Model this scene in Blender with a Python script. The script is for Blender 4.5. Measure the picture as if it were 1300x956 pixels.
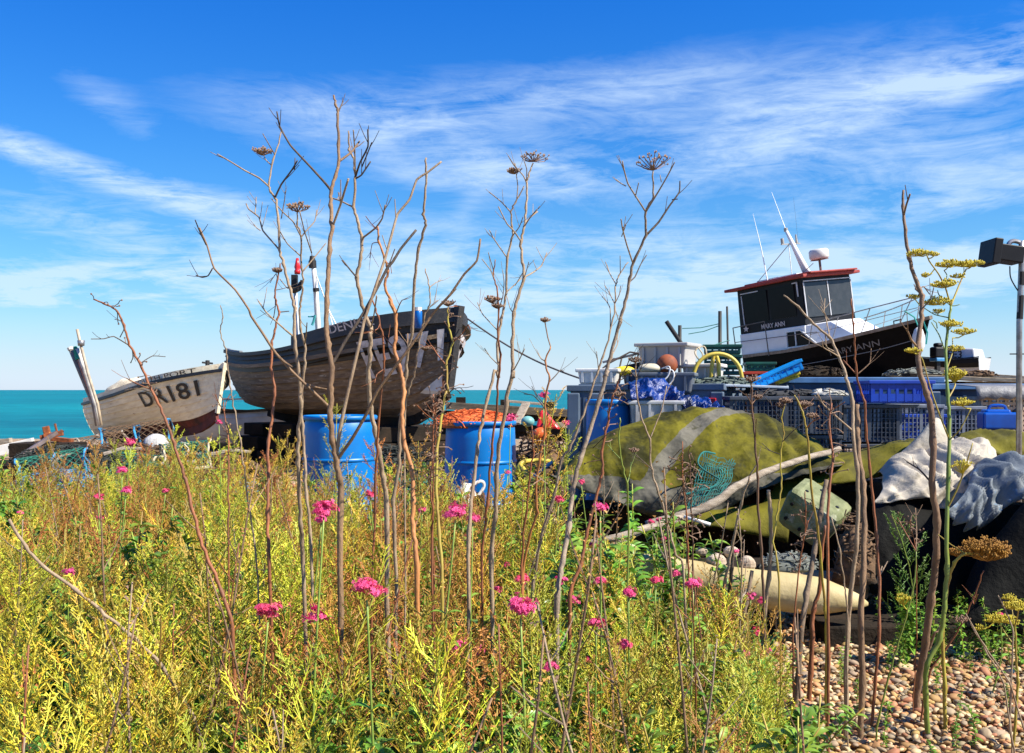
import bpy, math, random
import numpy as np
from mathutils import Vector, Matrix, Euler, noise
random.seed(7); np.random.seed(7)
R = math.radians
for o in list(bpy.data.objects): bpy.data.objects.remove(o)
SC = bpy.context.scene
COL = SC.collection
# ------------------------------------------------------------------ camera
EYE = 1.25; FPX = 1250.0; HOR = 495.0
cam = bpy.data.cameras.new('camera'); CAM = bpy.data.objects.new('camera', cam); COL.objects.link(CAM)
CAM.location = (0, 0, EYE); CAM.rotation_euler = (R(90), 0, 0)
cam.sensor_width = 36; cam.lens = 36*FPX/1300; cam.shift_y = (HOR-478)/1300
cam.clip_start = 0.05; cam.clip_end = 60000
SC.camera = CAM
# ------------------------------------------------------------------ light
SUN_EL = R(46); SUN_AZ = math.atan2(1.0, -0.42)      # compass angle from +Y towards +X
sl = bpy.data.lights.new('sun', 'SUN'); sl.energy = 5.0; sl.angle = R(0.5); sl.color = (1.0, .93, .80)
SUN = bpy.data.objects.new('sun', sl); COL.objects.link(SUN)
sd = Vector((math.sin(SUN_AZ)*math.cos(SUN_EL), math.cos(SUN_AZ)*math.cos(SUN_EL), math.sin(SUN_EL)))
SUN.rotation_euler = sd.to_track_quat('Z', 'Y').to_euler()
W = bpy.data.worlds.new('World'); SC.world = W; W.use_nodes = True
SC.view_settings.view_transform = 'Standard'; SC.view_settings.look = 'None'
SC.view_settings.gamma = 1; SC.view_settings.exposure = 1.1
SC.view_settings.use_curve_mapping = False

def build_world():
    nt = W.node_tree; N = nt.nodes; L = nt.links; N.clear()
    def new(t, **k):
        n = N.new(t)
        for a, b in k.items(): setattr(n, a, b)
        return n
    def put(sock, v):
        if hasattr(v, 'is_output') or isinstance(v, bpy.types.NodeSocket): L.new(v, sock)
        else: sock.default_value = v
    def m(op, a, b=None, c=None, clamp=False):
        n = new('ShaderNodeMath', operation=op, use_clamp=clamp)
        put(n.inputs[0], a)
        if b is not None: put(n.inputs[1], b)
        if c is not None: put(n.inputs[2], c)
        return n.outputs[0]
    out = new('ShaderNodeOutputWorld'); bg = new('ShaderNodeBackground')
    sky = new('ShaderNodeTexSky', sky_type='NISHITA', sun_disc=False)
    sky.sun_elevation = SUN_EL; sky.sun_rotation = SUN_AZ; sky.air_density = 1.0; sky.dust_density = .4; sky.ozone_density = 3.0
    hs = new('ShaderNodeHueSaturation'); hs.inputs['Saturation'].default_value = 1.5; hs.inputs['Value'].default_value = 1.0
    L.new(sky.outputs[0], hs.inputs['Color'])
    tc = new('ShaderNodeTexCoord'); sp = new('ShaderNodeSeparateXYZ'); L.new(tc.outputs['Generated'], sp.inputs[0])
    az = m('ARCTAN2', sp.outputs[0], sp.outputs[1]); el = m('ARCSINE', sp.outputs[2])
    # tint of the clear sky by height above the horizon
    er = new('ShaderNodeValToRGB'); L.new(m('DIVIDE', el, R(24), clamp=True), er.inputs[0])
    c = er.color_ramp; c.elements[0].position = 0; c.elements[0].color = SKY_T[0][1]
    c.elements[1].position = 1; c.elements[1].color = SKY_T[-1][1]
    for p, col in SKY_T[1:-1]:
        e = c.elements.new(p); e.color = col
    mul = new('ShaderNodeMixRGB', blend_type='MULTIPLY'); mul.inputs[0].default_value = 1
    L.new(hs.outputs[0], mul.inputs[1]); L.new(er.outputs[0], mul.inputs[2])
    # cirrus streaks
    def nz(sx, sy, rot, det, rough, dist=0.6, off=0):
        cb = new('ShaderNodeCombineXYZ'); L.new(az, cb.inputs[0]); L.new(el, cb.inputs[1]); cb.inputs[2].default_value = off
        mp = new('ShaderNodeMapping'); mp.inputs['Rotation'].default_value = (0, 0, rot); mp.inputs['Scale'].default_value = (sx, sy, 1)
        L.new(cb.outputs[0], mp.inputs[0])
        n = new('ShaderNodeTexNoise'); n.inputs['Scale'].default_value = 1; n.inputs['Detail'].default_value = det
        n.inputs['Roughness'].default_value = rough; n.inputs['Distortion'].default_value = dist
        L.new(mp.outputs[0], n.inputs['Vector']); return n.outputs[0]
    n1 = nz(5, 24, R(6), 10, .66, 1.1); n2 = nz(16, 80, R(12), 8, .7, .9, 3.0); n3 = nz(6, 14, R(-12), 5, .5, 1.2, 7.0)
    tot = None
    for (px, py, hw, hh, ang, st) in CLOUDS:
        a0 = math.atan((px-650)/FPX); e0 = math.atan((HOR-py)/math.hypot(FPX, px-650))
        dx = m('SUBTRACT', az, a0); dy = m('SUBTRACT', el, e0)
        ca, sa = math.cos(R(ang)), math.sin(R(ang))
        u = m('ADD', m('MULTIPLY', dx, ca*FPX/hw), m('MULTIPLY', dy, sa*FPX/hw))
        v = m('ADD', m('MULTIPLY', dx, -sa*FPX/hh), m('MULTIPLY', dy, ca*FPX/hh))
        q = m('ADD', m('MULTIPLY', u, u), m('MULTIPLY', v, v))
        g = m('MULTIPLY', m('EXPONENT', m('MULTIPLY', q, -1)), st)
        tot = g if tot is None else m('ADD', tot, g)
    tot = m('MINIMUM', tot, 1.6)
    f = m('ADD', m('MULTIPLY', m('SUBTRACT', n1, .5), 1.9), m('MULTIPLY', m('SUBTRACT', n2, .5), 1.15))
    f = m('ADD', f, m('MULTIPLY', m('SUBTRACT', n3, .5), 1.0))
    dens = m('MULTIPLY', tot, m('ADD', .50, f), clamp=True)
    low = m('MULTIPLY', m('EXPONENT', m('MULTIPLY', el, -1/R(6.2))), .80)
    dens = m('MAXIMUM', m('MULTIPLY', dens, .80), m('MINIMUM', low, .72))
    mix = new('ShaderNodeMixRGB'); L.new(dens, mix.inputs[0]); L.new(mul.outputs[0], mix.inputs[1])
    mix.inputs[2].default_value = CLOUDCOL
    L.new(mix.outputs[0], bg.inputs[0]); bg.inputs[1].default_value = 0.052
    L.new(bg.outputs[0], out.inputs[0])
SKY_T = [(0, (1.08, 1.0, 1.26, 1)), (.25, (.22, 1.04, 1.38, 1)), (.55, (.02, 1.14, 1.6, 1)), (1, (.0, 1.22, 1.85, 1))]
CLOUDCOL = (6.6, 8.3, 10.2, 1)
CLOUDS = [(150, 228, 260, 16, -14, 1.0), (20, 185, 120, 14, -16, .8), (320, 262, 160, 14, -10, .6),
          (140, 135, 55, 22, -30, .5), (470, 150, 170, 26, -5, .75), (760, 120, 320, 36, 3, .9), (1150, 110, 230, 34, 8, 1.1),
          (1290, 70, 90, 26, 18, .8), (600, 215, 230, 34, -6, .8), (900, 200, 300, 40, 4, .85), (1200, 225, 200, 50, 5, .9),
          (120, 290, 200, 30, -8, .85), (820, 315, 60, 8, -6, .6), (500, 330, 300, 22, -6, .55), (600, 250, 14, 45, -30, .35),
          (150, 372, 420, 40, 0, 1.5), (650, 380, 500, 42, 0, 1.5), (1200, 345, 280, 46, 2, 1.4), (600, 300, 420, 26, -4, .8), (1000, 280, 300, 16, 3, .5),
          (895, 333, 26, 8, 10, .5), (8, 456, 18, 9, 0, .9), (55, 456, 16, 7, 0, .9), (243, 462, 10, 5, 0, .8)]
build_world()
# ------------------------------------------------------------------ helpers
def P(px, py, d): return Vector(((px-650)/FPX*d, d, EYE+(HOR-py)/FPX*d))
def lin(r, g, b):
    f = lambda c: (c/255/12.92) if c/255 <= .04045 else ((c/255+.055)/1.055)**2.4
    return (f(r), f(g), f(b))
class MB:
    def __init__(s): s.v = []; s.f = []; s.mi = []; s.cur = 0
    def add(s, vs, fs):
        b = len(s.v); s.v += [Vector(x) for x in vs]; s.f += [tuple(i+b for i in f) for f in fs]; s.mi += [s.cur]*len(fs); return s
    def box(s, c, sz, rot=None, taper=1.0):
        x, y, z = [k/2 for k in sz]; vs = []
        for dz in (-1, 1):
            t = taper if dz < 0 else 1.0
            for dx, dy in ((-1, -1), (1, -1), (1, 1), (-1, 1)): vs.append(Vector((dx*x*t, dy*y*t, dz*z)))
        if rot is not None:
            M_ = Euler(rot).to_matrix(); vs = [M_ @ k for k in vs]
        c = Vector(c)
        return s.add([k+c for k in vs], [(3, 2, 1, 0), (4, 5, 6, 7), (0, 1, 5, 4), (1, 2, 6, 5), (2, 3, 7, 6), (3, 0, 4, 7)])
    def beam(s, a, b, w, h, up=(0, 0, 1)):
        a, b = Vector(a), Vector(b); d = (b-a); L_ = d.length; d.normalize(); u = Vector(up)
        sx = d.cross(u)
        if sx.length < 1e-4: sx = d.cross(Vector((1, 0, 0)))
        sx.normalize(); u = sx.cross(d)
        vs = []
        for p in (a, b):
            for i, j in ((-1, -1), (1, -1), (1, 1), (-1, 1)): vs.append(p+sx*i*w/2+u*j*h/2)
        return s.add(vs, [(0, 1, 2, 3), (7, 6, 5, 4), (4, 5, 1, 0), (5, 6, 2, 1), (6, 7, 3, 2), (7, 4, 0, 3)])
    def tube(s, pts, rad, n=6, cap=True):
        pts = [Vector(p) for p in pts]; m_ = len(pts)
        if not hasattr(rad, '__len__'): rad = [rad]*m_
        vs = []; ref = None
        for i in range(m_):
            d = (pts[min(i+1, m_-1)]-pts[max(i-1, 0)])
            if d.length < 1e-9: d = Vector((0, 0, 1))
            d.normalize()
            if ref is None:
                ref = d.cross(Vector((0, 1, 0)))
                if ref.length < .1: ref = d.cross(Vector((1, 0, 0)))
            ref = (ref-d*ref.dot(d))
            if ref.length < 1e-6: ref = d.orthogonal()
            ref.normalize(); b = d.cross(ref)
            for k in range(n):
                a = 2*math.pi*k/n; vs.append(pts[i]+(ref*math.cos(a)+b*math.sin(a))*rad[i])
        fs = []
        for i in range(m_-1):
            for k in range(n):
                k2 = (k+1) % n; fs.append((i*n+k, i*n+k2, (i+1)*n+k2, (i+1)*n+k))
        if cap: fs.append(tuple(range(n))[::-1]); fs.append(tuple((m_-1)*n+k for k in range(n)))
        return s.add(vs, fs)
    def lathe(s, prof, n=24, c=(0, 0, 0), M_=None):
        c = Vector(c); vs = []; fs = []; m_ = len(prof)
        for (r, z) in prof:
            for k in range(n):
                a = 2*math.pi*k/n; p = Vector((r*math.cos(a), r*math.sin(a), z))
                if M_ is not None: p = M_ @ p
                vs.append(p+c)
        for i in range(m_-1):
            for k in range(n):
                k2 = (k+1) % n; fs.append((i*n+k, i*n+k2, (i+1)*n+k2, (i+1)*n+k))
        return s.add(vs, fs)
    def ball(s, c, r, n=12, sc=(1, 1, 1)):
        return s.lathe([(max(1e-4, math.sin(math.pi*i/n))*r*sc[0], -math.cos(math.pi*i/n)*r*sc[2]) for i in range(n+1)], n*2, c)
    def build(s, name, mat, parent=None, world=False, smooth=False, bev=0, solid=0, uv=None):
        me = bpy.data.meshes.new(name)
        off = parent.location if (world and parent is not None) else Vector((0, 0, 0))
        me.from_pydata([tuple(v-off) for v in s.v], [], s.f); me.update()
        for mm in (mat if isinstance(mat, (list, tuple)) else [mat]): me.materials.append(mm)
        if any(s.mi): me.polygons.foreach_set('material_index', s.mi)
        if smooth: me.polygons.foreach_set('use_smooth', [True]*len(me.polygons))
        if uv is not None:
            ul = me.uv_layers.new(name='UVMap'); vi = np.zeros(len(me.loops), dtype=np.int32); me.loops.foreach_get('vertex_index', vi)
            ul.data.foreach_set('uv', np.array(uv, dtype=np.float32)[vi].ravel())
        o = bpy.data.objects.new(name, me); COL.objects.link(o)
        if parent is not None: o.parent = parent
        if bev:
            b = o.modifiers.new('bevel', 'BEVEL'); b.width = bev; b.segments = 2; b.limit_method = 'ANGLE'
        if solid:
            b = o.modifiers.new('solid', 'SOLIDIFY'); b.thickness = solid; b.offset = 0
        return o
def tag(o, label=None, cat=None, group=None, kind=None):
    if label: o['label'] = label
    if cat: o['category'] = cat
    if group: o['group'] = group
    if kind: o['kind'] = kind
    return o
def thing(name, label, cat, loc=(0, 0, 0), rot=(0, 0, 0), group=None):
    o = bpy.data.objects.new(name, None); COL.objects.link(o); o.location = loc; o.rotation_euler = rot; o.empty_display_size = .05
    return tag(o, label, cat, group)
def copy_tree(o, parent=None):
    c = o.copy(); COL.objects.link(c)
    if parent is not None: c.parent = parent
    for ch in o.children: copy_tree(ch, c)
    return c
def curve(pts, k=4):
    "Catmull-Rom through points, k steps each"
    pts = [Vector(p) for p in pts]
    if len(pts) < 3: return pts
    q = [pts[0]*2-pts[1]]+pts+[pts[-1]*2-pts[-2]]; out = []
    for i in range(1, len(q)-2):
        a, b, c, d = q[i-1], q[i], q[i+1], q[i+2]
        for j in range(k):
            t = j/k; out.append(.5*((2*b)+(c-a)*t+(2*a-5*b+4*c-d)*t*t+(3*b-a-3*c+d)*t**3))
    out.append(pts[-1]); return out
# ------------------------------------------------------------------ materials
MATS = {}
def M(name, col, rough=.6, col2=None, scale=6, contrast=.5, bump=0, bscale=40, metal=0, spec=.5, trans=0, coords='Object', stretch=(1, 1, 1), col3=None, s3=20, t3=.6, alpha=1, rnd=0, transm=0, crumple=0, cscale=5):
    if name in MATS: return MATS[name]
    m_ = bpy.data.materials.new(name); m_.use_nodes = True; nt = m_.node_tree; N = nt.nodes; L = nt.links
    b = N['Principled BSDF']; out = N['Material Output']
    b.inputs['Roughness'].default_value = rough; b.inputs['Metallic'].default_value = metal
    b.inputs['Specular IOR Level'].default_value = spec; b.inputs['Transmission Weight'].default_value = transm
    tc = N.new('ShaderNodeTexCoord'); mp = N.new('ShaderNodeMapping'); mp.inputs['Scale'].default_value = stretch
    L.new(tc.outputs[coords], mp.inputs[0])
    def nz(sc, det=6, ro=.6):
        n = N.new('ShaderNodeTexNoise'); n.inputs['Scale'].default_value = sc; n.inputs['Detail'].default_value = det; n.inputs['Roughness'].default_value = ro
        L.new(mp.outputs[0], n.inputs['Vector']); return n
    def ramp(src, lo, hi):
        r = N.new('ShaderNodeMapRange'); r.inputs[1].default_value = lo; r.inputs[2].default_value = hi; L.new(src, r.inputs[0]); return r.outputs[0]
    if col2 is None: col2 = tuple(c*.72 for c in col)
    mx = N.new('ShaderNodeMixRGB'); mx.inputs[1].default_value = (*col, 1); mx.inputs[2].default_value = (*col2, 1)
    n = nz(scale); w = .5*(1-contrast)+.02; L.new(ramp(n.outputs[0], .5-w*.5, .5+w*.5), mx.inputs[0]); last = mx.outputs[0]
    if col3 is not None:
        m3 = N.new('ShaderNodeMixRGB'); m3.inputs[2].default_value = (*col3, 1); L.new(last, m3.inputs[1])
        n3 = nz(s3, 8, .65); L.new(ramp(n3.outputs[0], t3, t3+.06), m3.inputs[0]); last = m3.outputs[0]
    if rnd:
        oi = N.new('ShaderNodeObjectInfo'); at = N.new('ShaderNodeAttribute'); at.attribute_name = 'rnd'
        ad = N.new('ShaderNodeMath'); ad.operation = 'ADD'; L.new(oi.outputs['Random'], ad.inputs[0]); L.new(at.outputs['Fac'], ad.inputs[1])
        fr = N.new('ShaderNodeMath'); fr.operation = 'FRACT'; L.new(ad.outputs[0], fr.inputs[0])
        h = N.new('ShaderNodeHueSaturation'); L.new(last, h.inputs['Color'])
        r = N.new('ShaderNodeMapRange'); r.inputs[3].default_value = .5-rnd*.05; r.inputs[4].default_value = .5+rnd*.03; L.new(fr.outputs[0], r.inputs[0]); L.new(r.outputs[0], h.inputs['Hue'])
        f2 = N.new('ShaderNodeMath'); f2.operation = 'MULTIPLY'; f2.inputs[1].default_value = 7.31; L.new(fr.outputs[0], f2.inputs[0])
        f3 = N.new('ShaderNodeMath'); f3.operation = 'FRACT'; L.new(f2.outputs[0], f3.inputs[0])
        r2 = N.new('ShaderNodeMapRange'); r2.inputs[3].default_value = 1-rnd*.4; r2.inputs[4].default_value = 1+rnd*.35; L.new(f3.outputs[0], r2.inputs[0]); L.new(r2.outputs[0], h.inputs['Value'])
        last = h.outputs[0]
    L.new(last, b.inputs['Base Color'])
    if crumple:
        nd = nz(cscale*.6, 3, .5); mixv = N.new('ShaderNodeMixRGB'); mixv.inputs[0].default_value = .45; L.new(mp.outputs[0], mixv.inputs[1]); L.new(nd.outputs['Color'], mixv.inputs[2])
        hs_ = []
        for q_ in (1, 2.7):
            vo = N.new('ShaderNodeTexVoronoi'); vo.inputs['Scale'].default_value = cscale*q_; L.new(mixv.outputs[0], vo.inputs['Vector']); hs_.append(vo.outputs['Distance'])
        ad_ = N.new('ShaderNodeMath'); ad_.operation = 'MULTIPLY_ADD'; ad_.inputs[1].default_value = .35; L.new(hs_[1], ad_.inputs[0]); L.new(hs_[0], ad_.inputs[2])
        bp = N.new('ShaderNodeBump'); bp.inputs['Strength'].default_value = min(1, crumple); bp.inputs['Distance'].default_value = .12*crumple
        L.new(ad_.outputs[0], bp.inputs['Height']); fn_ = nz(cscale*9, 6, .7); b2_ = N.new('ShaderNodeBump'); b2_.inputs['Strength'].default_value = .5; b2_.inputs['Distance'].default_value = .012; L.new(fn_.outputs[0], b2_.inputs['Height']); L.new(bp.outputs[0], b2_.inputs['Normal']); L.new(b2_.outputs[0], b.inputs['Normal'])
    elif bump:
        n4 = nz(bscale, 5, .6); bp = N.new('ShaderNodeBump'); bp.inputs['Strength'].default_value = bump; bp.inputs['Distance'].default_value = .02
        L.new(n4.outputs[0], bp.inputs['Height']); L.new(bp.outputs[0], b.inputs['Normal'])
    if trans:
        tr = N.new('ShaderNodeBsdfTranslucent'); L.new(last, tr.inputs[0]); ms = N.new('ShaderNodeMixShader'); ms.inputs[0].default_value = trans
        L.new(b.outputs[0], ms.inputs[1]); L.new(tr.outputs[0], ms.inputs[2]); L.new(ms.outputs[0], out.inputs[0])
    MATS[name] = m_; return m_
def text_mesh(txt, size=1.0, ext=0.0, font_scale_x=1.0, bold=0.0):
    "flat text as verts/faces, baseline at y=0, width returned"
    cu = bpy.data.curves.new('t', 'FONT'); cu.body = txt; cu.size = size; cu.resolution_u = 3; cu.offset = bold
    o = bpy.data.objects.new('t', cu); COL.objects.link(o)
    dg = bpy.context.evaluated_depsgraph_get(); me = bpy.data.meshes.new_from_object(o.evaluated_get(dg))
    vs = [Vector((v.co.x*font_scale_x, v.co.y, 0)) for v in me.vertices]; fs = [tuple(p.vertices) for p in me.polygons]
    bpy.data.objects.remove(o); bpy.data.curves.remove(cu); bpy.data.meshes.remove(me)
    mn = min(v.x for v in vs); vs = [Vector((v.x-mn, v.y, 0)) for v in vs]
    return vs, fs, max(v.x for v in vs)
# ------------------------------------------------------------------ ground, sea
def gz(x, y):
    z = .03*noise.noise(Vector((x*.6, y*.6, 0)))+.015*noise.noise(Vector((x*2.1, y*2.1, 4)))
    bank = 1/(1+math.exp(-(x-4.8)*1.6))*1/(1+math.exp(-(y-20)*.9))
    z += 1.35*bank
    if y > 25:
        t = (y-25); drop = min(3.9, .09*t+.0025*t*t)
        if bank > .3 and y < 32: drop *= (y-25)/7
        z -= drop
    return z
def grid_mesh(name, xs, ys, fz, mat):
    mb = MB(); nx = len(xs)
    mb.v = [Vector((x, y, fz(x, y))) for y in ys for x in xs]
    mb.f = [(j*nx+i, j*nx+i+1, (j+1)*nx+i+1, (j+1)*nx+i) for j in range(len(ys)-1) for i in range(nx-1)]; mb.mi = [0]*len(mb.f)
    return mb.build(name, mat, smooth=True)
def shingle_mat():
    m_ = bpy.data.materials.new('shingle_ground'); m_.use_nodes = True; nt = m_.node_tree; N = nt.nodes; L = nt.links; b = N['Principled BSDF']
    tc = N.new('ShaderNodeTexCoord'); v = N.new('ShaderNodeTexVoronoi'); v.inputs['Scale'].default_value = 26; L.new(tc.outputs['Object'], v.inputs['Vector'])
    r = N.new('ShaderNodeValToRGB'); sp = N.new('ShaderNodeSeparateXYZ'); L.new(v.outputs['Color'], sp.inputs[0]); L.new(sp.outputs[0], r.inputs[0])
    e = r.color_ramp.elements; e[0].color = (.20, .12, .06, 1); e[1].color = (.44, .33, .21, 1)
    k = e.new(.4); k.color = (.32, .20, .095, 1); k = e.new(.7); k.color = (.26, .20, .13, 1)
    L.new(r.outputs[0], b.inputs['Base Color']); b.inputs['Roughness'].default_value = .8
    bp = N.new('ShaderNodeBump'); bp.invert = True; bp.inputs['Strength'].default_value = .9; bp.inputs['Distance'].default_value = .03
    L.new(v.outputs['Distance'], bp.inputs['Height']); L.new(bp.outputs[0], b.inputs['Normal']); return m_
xs = [-220, -120, -60, -30]+[-20+i*.5 for i in range(81)]+[30, 60, 120, 220]
ys = [-30, -15, -6]+[i*.5 for i in range(-4, 90)]+[50, 60, 90, 140]
g = grid_mesh('ground', xs, ys, gz, shingle_mat()); g['kind'] = 'structure'
def sea_mat():
    m_ = bpy.data.materials.new('sea_water'); m_.use_nodes = True; nt = m_.node_tree; N = nt.nodes; L = nt.links; b = N['Principled BSDF']
    tc = N.new('ShaderNodeTexCoord'); mp = N.new('ShaderNodeMapping'); mp.inputs['Scale'].default_value = (.22, .6, 1); L.new(tc.outputs['Object'], mp.inputs[0])
    n = N.new('ShaderNodeTexNoise'); n.inputs['Scale'].default_value = .8; n.inputs['Detail'].default_value = 8; n.inputs['Roughness'].default_value = .62; L.new(mp.outputs[0], n.inputs[0])
    mp2 = N.new('ShaderNodeMapping'); mp2.inputs['Scale'].default_value = (.004, .02, 1); L.new(tc.outputs['Object'], mp2.inputs[0])
    n2 = N.new('ShaderNodeTexNoise'); n2.inputs['Scale'].default_value = 1; n2.inputs['Detail'].default_value = 5; L.new(mp2.outputs[0], n2.inputs[0])
    r = N.new('ShaderNodeValToRGB'); L.new(n2.outputs[0], r.inputs[0]); r.color_ramp.elements[0].position = .35; r.color_ramp.elements[1].position = .65
    r.color_ramp.elements[0].color = (.0, .14, .17, 1); r.color_ramp.elements[1].color = (.0, .23, .245, 1)
    r3 = N.new('ShaderNodeValToRGB'); L.new(n.outputs[0], r3.inputs[0]); r3.color_ramp.elements[0].position = .36; r3.color_ramp.elements[1].position = .66
    r3.color_ramp.elements[0].color = (.40, .54, .60, 1); r3.color_ramp.elements[1].color = (1.0, 1.0, 1.0, 1)
    mu = N.new('ShaderNodeMixRGB'); mu.blend_type = 'MULTIPLY'; mu.inputs[0].default_value = 1; L.new(r.outputs[0], mu.inputs[1]); L.new(r3.outputs[0], mu.inputs[2])
    L.new(mu.outputs[0], b.inputs['Base Color']); b.inputs['Roughness'].default_value = .45; b.inputs['Specular IOR Level'].default_value = .12
    bp = N.new('ShaderNodeBump'); bp.inputs['Strength'].default_value = .8; bp.inputs['Distance'].default_value = .5; L.new(n.outputs[0], bp.inputs['Height']); L.new(bp.outputs[0], b.inputs['Normal'])
    return m_
s = MB(); s.add([(-30000, 34, -3.1), (30000, 34, -3.1), (30000, 45000, -3.1), (-30000, 45000, -3.1)], [(0, 1, 2, 3)])
s = s.build('sea', sea_mat()); s['kind'] = 'structure'
# big numpy triangle meshes -------------------------------------------------
def tri_arrays(mb):
    v = np.array([tuple(x) for x in mb.v], dtype=np.float32); t = []; mi = []
    for f, m_ in zip(mb.f, mb.mi):
        for k in range(1, len(f)-1): t.append((f[0], f[k], f[k+1])); mi.append(m_)
    return v, np.array(t, dtype=np.int32), np.array(mi, dtype=np.int32)
def merged(name, mats, protos, places, smooth=False):
    "protos: list of (v,t,mi); places: list of (proto index, 3x3 matrix, loc, rnd)"
    V = []; T = []; MI = []; RN = []; n = 0
    for pi, m3, loc, rn in places:
        v, t, mi = protos[pi]
        V.append(v@np.array(m3, dtype=np.float32).T+np.array(loc, dtype=np.float32)); T.append(t+n); MI.append(mi); RN.append(np.full(len(v), rn, dtype=np.float32)); n += len(v)
    V = np.concatenate(V); T = np.concatenate(T); MI = np.concatenate(MI); RN = np.concatenate(RN)
    me = bpy.data.meshes.new(name); me.vertices.add(len(V)); me.vertices.foreach_set('co', V.ravel())
    me.loops.add(T.size); me.loops.foreach_set('vertex_index', T.ravel())
    me.polygons.add(len(T)); me.polygons.foreach_set('loop_start', np.arange(0, T.size, 3, dtype=np.int32)); me.polygons.foreach_set('loop_total', np.full(len(T), 3, dtype=np.int32))
    for m_ in mats: me.materials.append(m_)
    me.polygons.foreach_set('material_index', MI)
    if smooth: me.polygons.foreach_set('use_smooth', np.ones(len(T), dtype=bool))
    me.update(calc_edges=True); me.validate()
    a = me.attributes.new('rnd', 'FLOAT', 'POINT'); a.data.foreach_set('value', RN)
    o = bpy.data.objects.new(name, me); COL.objects.link(o); return o
def rot3(ax, ay, az, sx=1, sy=None, sz=None):
    m_ = Euler((ax, ay, az)).to_matrix() @ Matrix.Diagonal((sx, sy if sy else sx, sz if sz else sx)); return [list(r) for r in m_]
# loose pebbles lying over the ground on the right
peb = M('pebble', (.44, .25, .09), .75, (.28, .16, .06), scale=1.2, contrast=.2, rnd=.7, spec=.4)
protos = []
for k in range(8):
    b = MB(); b.cur = (0, 0, 1, 2, 0, 1, 0, 2)[k]; b.ball((0, 0, 0), 1, 5)
    b.v = [Vector((v.x*1.25, v.y*(.8+.1*(k % 3)), v.z*.55))*(1+.18*noise.noise(v*1.3+Vector((k*5, 0, 0)))) for v in b.v]; protos.append(tri_arrays(b))
pl = []
for i in range(15000):
    d = random.uniform(3.2, 6.4); px = random.uniform(840, 1420) if d > 3 else 0
    x = (px-650)/FPX*d; s_ = random.uniform(.006, .017)*(1.7 if random.random() < .08 else 1)
    pl.append((random.randrange(8), rot3(random.uniform(-.5, .5), random.uniform(-.5, .5), random.uniform(0, 6.28), s_), (x, d, gz(x, d)+s_*.3+random.uniform(0, .02)), random.random()))
for i in range(3500):
    d = random.uniform(7, 16); px = random.uniform(-80, 760); x = (px-650)/FPX*d; s_ = random.uniform(.02, .05)
    pl.append((random.randrange(8), rot3(random.uniform(-.5, .5), random.uniform(-.5, .5), random.uniform(0, 6.28), s_), (x, d, gz(x, d)+s_*.3), random.random()))
o = merged('beach_shingle', [peb, M('grey_pebble', (.34, .25, .15), .75, (.20, .15, .09), scale=1.2, contrast=.2, rnd=.3), M('pale_pebble', (.60, .45, .25), .7, (.45, .32, .16), scale=1.2, contrast=.2, rnd=.3)], protos, pl, True); tag(o, 'loose tan and brown beach pebbles', 'shingle', kind='stuff')
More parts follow.
